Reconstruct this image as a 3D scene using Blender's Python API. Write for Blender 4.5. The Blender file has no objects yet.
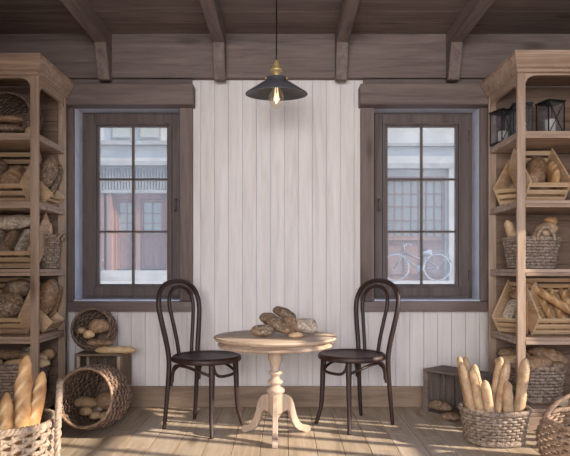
import bpy, bmesh, math, random
from mathutils import Vector, Matrix, noise
R = math.radians
PI = math.pi
rnd = random.Random(7)
scene = bpy.context.scene
COL = scene.collection
F = 580.0           # focal length in pixels of the 570 px wide frame
CZ = 1.02           # eye height


def P(u, v, Y):
    """Point of the room at depth Y that the photo shows at pixel (u, v)."""
    return Vector(((u - 285) * Y / F, Y, CZ - (v - 270) * Y / F))


# ------------------------------------------------------------------ materials
MATS = {}


def srgb(r, g, b):
    def f(c):
        c /= 255.0
        return c / 12.92 if c <= 0.04045 else ((c + 0.055) / 1.055) ** 2.4
    return (f(r), f(g), f(b), 1.0)


def new_mat(name):
    m = bpy.data.materials.new(name)
    m.use_nodes = True
    nt = m.node_tree
    b = nt.nodes['Principled BSDF']
    return m, nt, b


def ramp(nt, src, stops):
    r = nt.nodes.new('ShaderNodeValToRGB')
    els = r.color_ramp.elements
    while len(els) < len(stops):
        els.new(0.5)
    for e, (p, c) in zip(els, stops):
        e.position = p
        e.color = c
    nt.links.new(src, r.inputs[0])
    return r.outputs[0]


def mixc(nt, fac, a, b, mode='MIX'):
    n = nt.nodes.new('ShaderNodeMix')
    n.data_type = 'RGBA'
    n.blend_type = mode
    for sock, v in ((n.inputs[0], fac), (n.inputs[6], a), (n.inputs[7], b)):
        if hasattr(v, 'links') or hasattr(v, 'is_linked'):
            nt.links.new(v, sock)
        else:
            sock.default_value = v
    return n.outputs[2]


def wood(name, base, dark, light, axis='X', rough=0.65, scale=1.0, island=0.0, knots=True, bump=0.15, fine_k=0.6):
    key = (name, axis)
    if key in MATS:
        return MATS[key]
    m, nt, b = new_mat(name + '_' + axis.lower())
    tc = nt.nodes.new('ShaderNodeTexCoord')
    geo = nt.nodes.new('ShaderNodeNewGeometry')
    oi = nt.nodes.new('ShaderNodeObjectInfo')
    add = nt.nodes.new('ShaderNodeVectorMath')
    add.operation = 'ADD'
    nt.links.new(tc.outputs['Object'], add.inputs[0])
    mul = nt.nodes.new('ShaderNodeMath')
    mul.operation = 'MULTIPLY_ADD'
    mul.inputs[1].default_value = 17.3
    nt.links.new(geo.outputs['Random Per Island'], mul.inputs[0])
    nt.links.new(oi.outputs['Random'], mul.inputs[2])
    nt.links.new(mul.outputs[0], add.inputs[1])
    mp = nt.nodes.new('ShaderNodeMapping')
    a, c = 1.1 * scale, 14.0 * scale
    mp.inputs['Scale'].default_value = {'X': (a, c, c), 'Y': (c, a, c), 'Z': (c, c, a)}[axis]
    nt.links.new(add.outputs[0], mp.inputs[0])
    n1 = nt.nodes.new('ShaderNodeTexNoise')
    n1.inputs['Scale'].default_value = 1.3
    n1.inputs['Detail'].default_value = 6
    n1.inputs['Roughness'].default_value = 0.62
    n1.inputs['Distortion'].default_value = 0.7
    nt.links.new(mp.outputs[0], n1.inputs['Vector'])
    n2 = nt.nodes.new('ShaderNodeTexNoise')
    n2.inputs['Scale'].default_value = 6.5
    n2.inputs['Detail'].default_value = 3
    nt.links.new(mp.outputs[0], n2.inputs['Vector'])
    col = ramp(nt, n1.outputs[0], [(0.28, dark), (0.5, base), (0.72, light)])
    fine = ramp(nt, n2.outputs[0], [(0.3, (0.72, 0.72, 0.72, 1)), (0.6, (1, 1, 1, 1))])
    col = mixc(nt, fine_k, col, fine, 'MULTIPLY')
    if knots:
        mp2 = nt.nodes.new('ShaderNodeMapping')
        k1, k2 = 2.2 * scale, 7.0 * scale
        mp2.inputs['Scale'].default_value = {'X': (k1, k2, k2), 'Y': (k2, k1, k2), 'Z': (k2, k2, k1)}[axis]
        nt.links.new(add.outputs[0], mp2.inputs[0])
        vo = nt.nodes.new('ShaderNodeTexVoronoi')
        vo.inputs['Scale'].default_value = 0.8
        nt.links.new(mp2.outputs[0], vo.inputs['Vector'])
        kf = ramp(nt, vo.outputs['Distance'], [(0.05, (0.45, 0.4, 0.36, 1)), (0.17, (1, 1, 1, 1))])
        col = mixc(nt, 0.8, col, kf, 'MULTIPLY')
    if island:
        ir = ramp(nt, geo.outputs['Random Per Island'],
                  [(0, (1 - island,) * 3 + (1,)), (1, (1, 1, 1, 1))])
        col = mixc(nt, 1.0, col, ir, 'MULTIPLY')
    nt.links.new(col, b.inputs['Base Color'])
    b.inputs['Roughness'].default_value = rough
    bp = nt.nodes.new('ShaderNodeBump')
    bp.inputs['Strength'].default_value = bump
    bp.inputs['Distance'].default_value = 0.004
    nt.links.new(n2.outputs[0], bp.inputs['Height'])
    nt.links.new(bp.outputs[0], b.inputs['Normal'])
    MATS[key] = m
    return m


def noisy(name, base, dark, scale=30.0, rough=0.8, bump=0.2, metal=0.0, dist=0.003):
    if name in MATS:
        return MATS[name]
    m, nt, b = new_mat(name)
    tc = nt.nodes.new('ShaderNodeTexCoord')
    n1 = nt.nodes.new('ShaderNodeTexNoise')
    n1.inputs['Scale'].default_value = scale
    n1.inputs['Detail'].default_value = 4
    nt.links.new(tc.outputs['Object'], n1.inputs['Vector'])
    col = ramp(nt, n1.outputs[0], [(0.3, dark), (0.65, base)])
    nt.links.new(col, b.inputs['Base Color'])
    b.inputs['Roughness'].default_value = rough
    b.inputs['Metallic'].default_value = metal
    bp = nt.nodes.new('ShaderNodeBump')
    bp.inputs['Strength'].default_value = bump
    bp.inputs['Distance'].default_value = dist
    nt.links.new(n1.outputs[0], bp.inputs['Height'])
    nt.links.new(bp.outputs[0], b.inputs['Normal'])
    MATS[name] = m
    return m


def wicker(name, base, dark):
    """Strand colour differs from strand to strand (islands)."""
    if name in MATS:
        return MATS[name]
    m, nt, b = new_mat(name)
    tc = nt.nodes.new('ShaderNodeTexCoord')
    geo = nt.nodes.new('ShaderNodeNewGeometry')
    n1 = nt.nodes.new('ShaderNodeTexNoise')
    n1.inputs['Scale'].default_value = 55
    n1.inputs['Detail'].default_value = 3
    nt.links.new(tc.outputs['Object'], n1.inputs['Vector'])
    col = ramp(nt, n1.outputs[0], [(0.33, dark), (0.62, base)])
    ir = ramp(nt, geo.outputs['Random Per Island'], [(0, (0.78, 0.76, 0.74, 1)), (1, (1, 1, 1, 1))])
    col = mixc(nt, 1.0, col, ir, 'MULTIPLY')
    nt.links.new(col, b.inputs['Base Color'])
    b.inputs['Roughness'].default_value = 0.7
    MATS[name] = m
    return m


def crust(name, base, dark, slash, flour=0.0):
    """Bread: baked crust, paler where the loaf was slashed (mesh attribute), dusted with flour."""
    if name in MATS:
        return MATS[name]
    m, nt, b = new_mat(name)
    tc = nt.nodes.new('ShaderNodeTexCoord')
    oi = nt.nodes.new('ShaderNodeObjectInfo')
    add = nt.nodes.new('ShaderNodeVectorMath')
    add.operation = 'ADD'
    nt.links.new(tc.outputs['Object'], add.inputs[0])
    nt.links.new(oi.outputs['Random'], add.inputs[1])
    n1 = nt.nodes.new('ShaderNodeTexNoise')
    n1.inputs['Scale'].default_value = 16
    n1.inputs['Detail'].default_value = 5
    nt.links.new(add.outputs[0], n1.inputs['Vector'])
    col = ramp(nt, n1.outputs[0], [(0.32, dark), (0.62, base)])
    at = nt.nodes.new('ShaderNodeAttribute')
    at.attribute_name = 'slash'
    col = mixc(nt, at.outputs['Fac'], col, slash)
    n2 = nt.nodes.new('ShaderNodeTexNoise')
    n2.inputs['Scale'].default_value = 60
    n2.inputs['Detail'].default_value = 4
    nt.links.new(add.outputs[0], n2.inputs['Vector'])
    if flour:
        ff = ramp(nt, n2.outputs[0], [(0.48, (0, 0, 0, 1)), (0.7, (flour,) * 3 + (1,))])
        col = mixc(nt, ff, col, srgb(225, 210, 190))
    hs = nt.nodes.new('ShaderNodeHueSaturation')
    mr = nt.nodes.new('ShaderNodeMapRange')
    mr.inputs[3].default_value = 0.85
    mr.inputs[4].default_value = 1.12
    nt.links.new(oi.outputs['Random'], mr.inputs[0])
    nt.links.new(mr.outputs[0], hs.inputs['Value'])
    nt.links.new(col, hs.inputs['Color'])
    nt.links.new(hs.outputs[0], b.inputs['Base Color'])
    b.inputs['Roughness'].default_value = 0.6
    bp = nt.nodes.new('ShaderNodeBump')
    bp.inputs['Strength'].default_value = 0.35
    bp.inputs['Distance'].default_value = 0.004
    nt.links.new(n2.outputs[0], bp.inputs['Height'])
    nt.links.new(bp.outputs[0], b.inputs['Normal'])
    MATS[name] = m
    return m


def plain(name, col, rough=0.5, metal=0.0, emit=0.0):
    if name in MATS:
        return MATS[name]
    m, nt, b = new_mat(name)
    n1 = nt.nodes.new('ShaderNodeTexNoise')
    n1.inputs['Scale'].default_value = 20
    d = tuple(c * 0.86 for c in col[:3]) + (1,)
    nt.links.new(ramp(nt, n1.outputs[0], [(0.35, d), (0.65, col)]), b.inputs['Base Color'])
    b.inputs['Roughness'].default_value = rough
    b.inputs['Metallic'].default_value = metal
    if emit:
        b.inputs['Emission Color'].default_value = col
        b.inputs['Emission Strength'].default_value = emit
    MATS[name] = m
    return m


def glass(name, tint, haze=0.0, gloss=0.07, haze_col=(0.8, 0.86, 0.9, 1)):
    """Thin pane: see-through, a little mirror, an even milky film that puts haze into the pane."""
    if name in MATS:
        return MATS[name]
    m = bpy.data.materials.new(name)
    m.use_nodes = True
    nt = m.node_tree
    nt.nodes.clear()
    out = nt.nodes.new('ShaderNodeOutputMaterial')
    tr = nt.nodes.new('ShaderNodeBsdfTransparent')
    tr.inputs[0].default_value = tint
    gl = nt.nodes.new('ShaderNodeBsdfGlossy')
    gl.inputs['Roughness'].default_value = 0.02
    mx = nt.nodes.new('ShaderNodeMixShader')
    mx.inputs[0].default_value = gloss
    nt.links.new(tr.outputs[0], mx.inputs[1])
    nt.links.new(gl.outputs[0], mx.inputs[2])
    last = mx
    if haze:
        tl = nt.nodes.new('ShaderNodeBsdfTranslucent')
        tl.inputs[0].default_value = haze_col
        m2 = nt.nodes.new('ShaderNodeMixShader')
        m2.inputs[0].default_value = haze
        nt.links.new(last.outputs[0], m2.inputs[1])
        nt.links.new(tl.outputs[0], m2.inputs[2])
        last = m2
    nt.links.new(last.outputs[0], out.inputs[0])
    MATS[name] = m
    return m


def beamwood(ax):
    return wood('weathered_brown_wood', srgb(116, 100, 94), srgb(92, 79, 74), srgb(133, 117, 110), ax, 0.75, 0.8)


def framewood(ax):
    return wood('brown_window_wood', srgb(98, 84, 79), srgb(78, 66, 62), srgb(112, 98, 92), ax, 0.6, 0.8)


def sillwood(ax):
    return wood('polished_sill_wood', srgb(118, 101, 95), srgb(94, 80, 75), srgb(134, 117, 110), ax, 0.28, 0.8)


def pine(ax):
    return wood('aged_pine', srgb(174, 147, 126), srgb(138, 112, 94), srgb(194, 170, 150), ax, 0.6, 0.9, island=0.08)


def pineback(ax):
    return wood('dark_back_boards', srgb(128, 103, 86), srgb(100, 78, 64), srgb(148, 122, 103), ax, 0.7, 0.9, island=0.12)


def plywood(ax):
    return wood('crate_plywood', srgb(203, 170, 134), srgb(178, 146, 111), srgb(218, 188, 154), ax, 0.6, 1.2, knots=False)


def washed(ax):
    return wood('whitewashed_oak', srgb(186, 162, 142), srgb(150, 125, 106), srgb(202, 180, 160), ax, 0.55, 1.0, knots=False)


def greywood(ax):
    return wood('grey_crate_wood', srgb(126, 110, 102), srgb(92, 80, 74), srgb(150, 134, 124), ax, 0.8, 1.2, knots=False)


def oldcrate(ax):
    return wood('brown_crate_wood', srgb(120, 98, 82), srgb(88, 70, 58), srgb(150, 128, 108), ax, 0.8, 1.2, knots=False)


M_BENT = wood('dark_bentwood', srgb(50, 30, 26), srgb(36, 21, 18), srgb(64, 40, 34), 'Z', 0.5, 1.5, knots=False, bump=0.05)
M_WALL = wood('painted_wall_boards', srgb(223, 215, 211), srgb(209, 200, 195), srgb(231, 224, 221), 'Z', 0.6, 0.7, island=0.04, bump=0.08, knots=False, fine_k=0.22)
M_FLOOR = wood('floor_boards', srgb(188, 168, 146), srgb(154, 132, 110), srgb(204, 186, 166), 'Y', 0.5, 0.8, island=0.12)
M_BASEB = wood('baseboard_oak', srgb(150, 126, 104), srgb(120, 98, 80), srgb(166, 144, 122), 'X', 0.6, 0.8)
M_PLASTER = noisy('pale_plaster', srgb(208, 212, 226), srgb(192, 196, 212), 12, 0.85, 0.1)  # blue of the skylight on the reveals is put into this colour
W_GREY = wicker('grey_brown_wicker', srgb(174, 154, 138), srgb(108, 92, 80))
W_DARK = wicker('dark_brown_wicker', srgb(140, 114, 96), srgb(84, 66, 55))
W_PALE = wicker('pale_rope_wicker', srgb(180, 160, 142), srgb(140, 120, 104))
W_TAN = wicker('tan_woven_rush', srgb(176, 148, 124), srgb(128, 102, 82))
C_GOLD = crust('golden_crust', srgb(196, 154, 106), srgb(146, 102, 64), srgb(226, 200, 158))
C_TAN = crust('tan_floury_crust', srgb(198, 166, 128), srgb(164, 128, 94), srgb(222, 198, 166), 0.25)
C_BROWN = crust('brown_crust', srgb(152, 118, 86), srgb(116, 84, 60), srgb(190, 156, 118), 0.3)
C_DARK = crust('dark_rye_crust', srgb(128, 102, 78), srgb(94, 72, 54), srgb(168, 140, 110), 0.35)
C_SEED = crust('seeded_crust', srgb(140, 112, 84), srgb(98, 74, 54), srgb(192, 166, 132), 0.6)
C_PALE = crust('pale_roll_crust', srgb(216, 184, 140), srgb(186, 148, 104), srgb(232, 208, 170), 0.3)
C_GREY = crust('flour_dusted_crust', srgb(176, 158, 140), srgb(130, 108, 90), srgb(226, 216, 204), 0.8)
M_BLACK = plain('black_iron', srgb(40, 38, 38), 0.5, 0.6)
M_BRASS = plain('aged_brass', srgb(204, 176, 122), 0.4, 0.4)
M_SHADE = plain('dark_grey_enamel', srgb(92, 92, 98), 0.42, 0.2)
M_WAX = plain('candle_wax', srgb(236, 228, 214), 0.5)
M_FIL = plain('glowing_filament', (1.0, 0.78, 0.52, 1), 0.5, 0, 1.6)
G_WIN = glass('hazy_window_glass', (0.96, 0.97, 0.96, 1), 0.14, 0.05, (0.80, 0.80, 0.78, 1))  # haze and reflections put into the pane as a milky film
G_BULB = glass('clear_bulb_glass', (0.97, 0.95, 0.9, 1), 0.03, 0.12, (0.9, 0.85, 0.75, 1))
G_LANT = glass('lantern_glass', (0.97, 0.98, 1, 1), 0.05, 0.08, (0.75, 0.85, 1, 1))
S_STONE = noisy('pale_street_stone', srgb(178, 172, 162), srgb(154, 148, 138), 1.6, 0.9, 0.1)
S_TRIM = noisy('grey_street_stone', srgb(150, 144, 136), srgb(124, 118, 110), 4, 0.9, 0.1)
S_WOOD = wood('shopfront_wood', srgb(134, 96, 78), srgb(104, 73, 60), srgb(150, 112, 94), 'Z', 0.6, 0.6, knots=False)
S_PAVE = noisy('street_paving', srgb(176, 170, 160), srgb(152, 146, 138), 5, 0.9, 0.1)
S_GLASS = plain('shop_window_glass', srgb(150, 148, 134), 0.12)
S_DARK = plain('bicycle_paint', srgb(96, 100, 106), 0.4)
S_TYRE = plain('pale_bicycle_tyre', srgb(150, 150, 152), 0.6)


# ------------------------------------------------------------------ mesh building
class MB:
    def __init__(self):
        self.v, self.f, self.s = [], [], []
        self.attr = {}

    def add(self, vs, fs, smooth=False):
        o = len(self.v)
        self.v += [Vector(v) for v in vs]
        for f in fs:
            self.f.append([i + o for i in f])
            self.s.append(smooth)
        return o

    def box(self, x0, x1, y0, y1, z0, z1, mat=None):
        vs = [Vector((x, y, z)) for x in (x0, x1) for y in (y0, y1) for z in (z0, z1)]
        if mat:
            vs = [mat @ v for v in vs]
        self.add(vs, [(0, 1, 3, 2), (4, 6, 7, 5), (0, 4, 5, 1), (2, 3, 7, 6), (0, 2, 6, 4), (1, 5, 7, 3)])
        return self

    def bar(self, a, b, w, d, up=(0, 0, 1)):
        """Square bar from a to b, w wide, d deep."""
        a, b = Vector(a), Vector(b)
        t = (b - a).normalized()
        n = t.cross(Vector(up))
        if n.length < 1e-4:
            n = t.cross(Vector((0, 1, 0)))
        n.normalize()
        k = n.cross(t)
        vs = [p + n * sx * w / 2 + k * sy * d / 2 for p in (a, b) for sx, sy in ((-1, -1), (1, -1), (1, 1), (-1, 1))]
        self.add(vs, [(0, 3, 2, 1), (4, 5, 6, 7), (0, 1, 5, 4), (1, 2, 6, 5), (2, 3, 7, 6), (3, 0, 4, 7)])
        return self

    def prism(self, poly, axis, a, b):
        """Polygon (list of 2-D points) extruded along axis from a to b."""
        def pt(p, w):
            return {'X': (w, p[0], p[1]), 'Y': (p[0], w, p[1]), 'Z': (p[0], p[1], w)}[axis]
        n = len(poly)
        vs = [pt(p, a) for p in poly] + [pt(p, b) for p in poly]
        fs = [list(range(n))[::-1], list(range(n, 2 * n))]
        fs += [(i, (i + 1) % n, n + (i + 1) % n, n + i) for i in range(n)]
        self.add(vs, fs)
        return self

    def lathe(self, prof, segs=40, sx=1, sy=1, closed=False, centre=(0, 0, 0)):
        c = Vector(centre)
        rings = []
        vs, fs = [], []
        for r, z in prof:
            rings.append(len(vs))
            for k in range(segs):
                a = 2 * PI * k / segs
                vs.append(c + Vector((r * sx * math.cos(a), r * sy * math.sin(a), z)))
        for i in range(len(prof) - 1):
            for k in range(segs):
                k2 = (k + 1) % segs
                fs.append((rings[i] + k, rings[i] + k2, rings[i + 1] + k2, rings[i + 1] + k))
        self.add(vs, fs, True)
        return self

    def tube(self, pts, rad, sides=8, closed=False, cap=True):
        pts = [Vector(p) for p in pts]
        n = len(pts)
        rads = rad if isinstance(rad, (list, tuple)) else [rad] * n
        vs, fs = [], []
        prev = None
        for i, p in enumerate(pts):
            if closed:
                t = pts[(i + 1) % n] - pts[i - 1]
            else:
                t = pts[min(i + 1, n - 1)] - pts[max(i - 1, 0)]
            t.normalize()
            if prev is None:
                ref = Vector((0, 0, 1)) if abs(t.z) < 0.9 else Vector((1, 0, 0))
                nn = t.cross(ref).normalized()
            else:
                nn = (prev - t * prev.dot(t)).normalized()
            prev = nn
            bb = t.cross(nn)
            for k in range(sides):
                a = 2 * PI * k / sides
                vs.append(p + (nn * math.cos(a) + bb * math.sin(a)) * rads[i])
        m = n if closed else n - 1
        for i in range(m):
            j = (i + 1) % n
            for k in range(sides):
                k2 = (k + 1) % sides
                fs.append((i * sides + k, i * sides + k2, j * sides + k2, j * sides + k))
        if cap and not closed:
            fs.append(list(range(sides))[::-1])
            fs.append([(n - 1) * sides + k for k in range(sides)])
        self.add(vs, fs, True)
        return self

    def xform(self, M):
        self.v = [M @ v for v in self.v]
        return self

    def mesh(self, name):
        me = bpy.data.meshes.new(name)
        me.from_pydata([tuple(v) for v in self.v], [], self.f)
        me.polygons.foreach_set('use_smooth', self.s)
        bm = bmesh.new()
        bm.from_mesh(me)
        bmesh.ops.recalc_face_normals(bm, faces=bm.faces)
        bm.to_mesh(me)
        bm.free()
        if 'slash' in self.attr:
            at = me.attributes.new('slash', 'FLOAT', 'POINT')
            at.data.foreach_set('value', self.attr['slash'])
        me.update()
        return me

    def build(self, name, mat, parent=None, bevel=0.0, loc=None):
        me = self.mesh(name)
        me.materials.append(mat)
        o = bpy.data.objects.new(name, me)
        COL.objects.link(o)
        if loc is not None:
            o.location = loc
        if parent is not None:
            o.parent = parent
        if bevel:
            bv = o.modifiers.new('edge', 'BEVEL')
            bv.width = bevel
            bv.segments = 2
            bv.limit_method = 'ANGLE'
            bv.angle_limit = R(40)
        return o


def tag(o, label=None, cat=None, group=None, kind=None):
    for k, v in (('label', label), ('category', cat), ('group', group), ('kind', kind)):
        if v:
            o[k] = v
    return o


def thing(name, label, cat, loc=(0, 0, 0), rot=(0, 0, 0), group=None):
    o = bpy.data.objects.new(name, None)
    o.empty_display_size = 0.1
    COL.objects.link(o)
    o.location = loc
    o.rotation_euler = rot
    return tag(o, label, cat, group)


def copy_tree(o, parent=None):
    c = o.copy()
    COL.objects.link(c)
    if parent is not None:
        c.parent = parent
    for ch in list(o.children):
        copy_tree(ch, c)
    return c


def struct(name, mb, mat, parent=None, bevel=0.0, label=None):
    o = mb.build(name, mat, parent, bevel)
    if parent is None:
        o['kind'] = 'structure'
        if label:
            o['label'] = label
    return o


# ------------------------------------------------------------------ the room
YW = 4.33            # face of the boarded wall
XL_W, XR_W = -2.5, 2.45
YF = -2.4
ZC = 2.76
OPEN = [(-1.566, -0.780), (0.661, 1.447)]     # window openings in the wall
OZ0, OZ1 = 0.80, 2.235

mb = MB()
x = XL_W
k = 0
rr = random.Random(3)
while x < XR_W - 1e-3:
    w = 0.155 * rr.uniform(0.95, 1.05)
    x1 = min(x + w, XR_W)
    y = YF
    while y < YW - 1e-3:
        L = rr.uniform(1.3, 2.3)
        y1 = min(y + L, YW + 0.02)
        mb.box(x + 0.0015, x1 - 0.0015, y, y1 - 0.002, -0.03, 0.0)
        y = y1
    x = x1
struct('floor', mb, M_FLOOR, None, 0.002, 'light brown plank floor')
struct('subfloor', MB().box(XL_W - 0.2, XR_W + 0.2, YF - 0.2, YW + 0.2, -0.2, -0.031), beamwood('Y'))

# core of the window wall with its two openings, plaster reveals
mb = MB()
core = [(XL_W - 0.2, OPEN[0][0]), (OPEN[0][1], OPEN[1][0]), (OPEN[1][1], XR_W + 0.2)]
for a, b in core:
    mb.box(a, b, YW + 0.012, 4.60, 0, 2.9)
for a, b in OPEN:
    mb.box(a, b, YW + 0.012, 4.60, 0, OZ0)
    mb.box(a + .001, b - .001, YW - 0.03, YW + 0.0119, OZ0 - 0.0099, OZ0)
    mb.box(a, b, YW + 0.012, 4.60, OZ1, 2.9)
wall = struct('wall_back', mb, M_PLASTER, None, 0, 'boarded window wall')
mb = MB()
x = XL_W
while x < XR_W - 1e-3:
    x1 = min(x + 0.104, XR_W)
    cuts = sorted({x, x1} | {e for o in OPEN for e in o if x < e < x1})
    for a, b in zip(cuts, cuts[1:]):
        mid = (a + b) / 2
        hit = any(o[0] < mid < o[1] for o in OPEN)
        g0 = 0.0018 if a == x else 0
        g1 = 0.0018 if b == x1 else 0
        for z0, z1 in (((0.0, OZ0), (OZ1, 2.75)) if hit else ((0.0, 2.75),)):
            mb.box(a + g0, b - g1, YW, YW + 0.0119, z0, z1)
    x = x1
mb.build('boards', M_WALL, wall, 0.003)

struct('baseboard_back', MB().box(XL_W, XR_W, YW - 0.018, YW, 0, 0.155), M_BASEB, None, 0.003)
for a, b in ((-1.66, -0.69), (0.58, 1.55)):
    struct('trim_9', MB().box(a, b, 4.30, YW - 0.0005, 2.3755, 2.434), beamwood('X'), None, 0.002)  # brown strip standing in for the shade between lintel and beam
mb = MB()
mb.box(XL_W - 0.15, XL_W, YF, YW + 0.1, 0, 2.9)
mb.box(XL_W, -1.12, 0.85, 1.05, 0, ZC - 0.001)  # unseen pier added to shade the left shelf unit from the front light
struct('wall_left', mb, noisy('warm_side_plaster', srgb(206, 196, 186), srgb(190, 178, 166), 8, 0.9, 0.1))
# right wall: tall glazed opening towards the low sun
SY0, SYM, SY1, SZ0, SZ1, SZT = 0.5, 2.62, 3.46, 0.08, 1.82, 2.4
mb = MB()
mb.box(XR_W, XR_W + 0.15, YF, SY0, 0, 2.9)
mb.box(XR_W, XR_W + 0.15, SY1, YW + 0.1, 0, 2.9)
mb.box(XR_W, XR_W + 0.15, SY0, SY1, 0, SZ0)
mb.box(XR_W, XR_W + 0.15, SYM, SY1, SZ1, 2.9)
mb.box(XR_W, XR_W + 0.15, SY0, SYM, SZT, 2.9)
struct('wall_right', mb, MATS['warm_side_plaster'])
mb = MB()
for yy, w in ((0.52, .04), (1.0, .04), (1.5, .05), (2.0, .05), (2.3, .04)):
    mb.box(XR_W + 0.02, XR_W + 0.07, yy - w / 2, yy + w / 2, SZ0, SZT)
for yy, w in ((2.62, .05), (2.86, .05), (3.05, .06), (3.2, .06), (3.33, .05), (3.44, .05)):
    mb.box(XR_W + 0.02, XR_W + 0.07, yy - w / 2, yy + w / 2, SZ0, SZ1)
for zz in (0.1, 0.86, 1.80):
    mb.box(XR_W + 0.02, XR_W + 0.07, SY0, SY1, zz - 0.02, zz + 0.02)
struct('window_3', mb, beamwood('Z'))
struct('added_ground_side', MB().box(XR_W + 0.2, 14, -8, 4.8, -0.3, -0.12), noisy('dark_added_ground', srgb(120, 112, 104), srgb(92, 86, 80), 5, 0.9, 0.2))  # unseen ground added to stop sky light from below and bounce sun
struct('sky_light_blocker', MB().box(XR_W + 0.16, XR_W + 1.5, -1.0, 4.4, 2.95, 3.05), beamwood('Y'))  # unseen slab added outside to block sky light through the side opening
# wall behind the camera with an opening added to let light in
mb = MB()
mb.box(XL_W - 0.15, -2.0, YF - 0.15, YF, 0, 2.9)
mb.box(2.0, XR_W + 0.15, YF - 0.15, YF, 0, 2.9)
mb.box(-2.0, 2.0, YF - 0.15, YF, 0, 0.4)
mb.box(-2.0, 2.0, YF - 0.15, YF, 2.5, 2.9)
struct('wall_front', mb, MATS['warm_side_plaster'])

# ceiling boards
mb = MB()
y = YF
while y < YW:
    mb.box(XL_W - 0.1, XR_W + 0.1, y + 0.002, min(y + 0.18, YW + 0.05) - 0.002, ZC, ZC + 0.025)
    y += 0.18
mb.box(XL_W - 0.15, XR_W + 0.15, YF - 0.15, YW + 0.3, ZC + 0.03, ZC + 0.15)
struct('ceiling', mb, beamwood('X'), None, 0.003)
struct('ceiling_beam', MB().box(XL_W, XR_W, 4.265, YW, 2.435, ZC - 0.001), beamwood('X'), None, 0.006,
       'long brown beam along the top of the boarded wall')
for u, lb in ((103.5, 'brown joist end above the window beside the dark basket shelf unit'),
              (219.5, 'brown joist end left of the hanging lamp, nearer the first window'),
              (341.5, 'brown joist end right of the hanging lamp'),
              (454, 'brown joist end above the window beside the lantern shelf unit')):
    X = (u - 285) * 4.2 / F
    poly = [(4.264, 2.40), (4.20, 2.40), (4.12, 2.64), (YF + 0.05, 2.64), (YF + 0.05, ZC - 0.002), (4.264, ZC - 0.002)]
    o = struct('ceiling_joist', MB().prism(poly, 'X', X - 0.042, X + 0.042), beamwood('Y'), None, 0.006, lb)


# ------------------------------------------------------------------ windows
def window(idx, x0, x1, handle_side):
    yf = 4.47
    fz0, fz1 = OZ0 + 0.018, OZ1 - 0.016
    w = struct('window_%d' % idx, MB()
               .box(x0 + .03, x0 + 0.09, yf - 0.005, yf + 0.08, fz0, fz1).box(x1 - 0.09, x1 - .03, yf - 0.005, yf + 0.08, fz0, fz1)
               .box(x0 + 0.09, x1 - 0.09, yf - 0.005, yf + 0.08, fz0, OZ0 + 0.088)
               .box(x0 + 0.09, x1 - 0.09, yf - 0.005, yf + 0.08, OZ1 - 0.09, fz1), framewood('Z'), None, 0.004,
               ['window with a shopfront across the street behind it', 'window with a bicycle across the street behind it'][idx - 1])
    jamb = MB()
    jamb.box(x0 + .001, x0 + .0295, yf + .012, yf + .09, OZ0 + .001, OZ1 - .001).box(x1 - .0295, x1 - .001, yf + .012, yf + .09, OZ0 + .001, OZ1 - .001)
    jamb.box(x0 + .03, x1 - .03, yf + .012, yf + .09, OZ0 + .001, OZ0 + .0175)
    jamb.box(x0 + .03, x1 - .03, yf + .012, yf + .09, fz1 + .0005, OZ1 - .0005)
    jamb.build('rebate', framewood('Z'), w)
    a, b = x0 + 0.03, x1 - 0.03
    gx0, gx1, gz0, gz1 = x0 + 0.131, x1 - 0.131, OZ0 + 0.112, OZ1 - 0.11
    s = MB()
    for d0, d1, yy in ((0.041, 0.020, yf - .014), (0.020, 0.0, yf + 0.004)):
        s.box(gx0 - d0, gx0 - d1, yy, yf + 0.045, gz0 - d0 * .6, gz1 + d0 * .6).box(gx1 + d1, gx1 + d0, yy, yf + 0.045, gz0 - d0 * .6, gz1 + d0 * .6)
        s.box(gx0 - d1, gx1 + d1, yy, yf + 0.045, gz0 - d0 * .6, gz0 - d1 * .6).box(gx0 - d1, gx1 + d1, yy, yf + 0.045, gz1 + d1 * .6, gz1 + d0 * .6)
    sash = s.build('sash', framewood('Z'), w, 0.003)
    q = MB()
    xm = (gx0 + gx1) / 2
    q.box(xm - 0.009, xm + 0.009, yf + 0.004, yf + 0.03, gz0, gz1)
    for i in (1, 2):
        zz = gz0 + (gz1 - gz0) * i / 3
        q.box(gx0, gx1, yf + 0.004, yf + 0.03, zz - 0.0075, zz + 0.0075)
    q.build('glazing_bars', framewood('X'), w, 0.003)
    MB().box(gx0, gx1, yf + 0.016, yf + 0.019, gz0, gz1).build('pane', G_WIN, w)
    hx = b - 0.03 if handle_side > 0 else a + 0.03
    h = MB().box(hx - 0.012, hx + 0.012, yf - 0.012, yf - .0055, 1.47, 1.60)
    h.tube([(hx, yf - 0.012, 1.56), (hx, yf - 0.04, 1.56), (hx, yf - 0.045, 1.53), (hx, yf - 0.045, 1.47)], 0.009)
    h.build('handle', framewood('Z'), w)
    hb = MB()
    ho = x0 + 0.03 if handle_side > 0 else x1 - 0.03
    for zz in (0.98, 2.05):
        hb.tube([(ho, yf - 0.006, zz - 0.04), (ho, yf - 0.006, zz + 0.04)], 0.008)
    hb.build('hinges', framewood('Z'), w)


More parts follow.
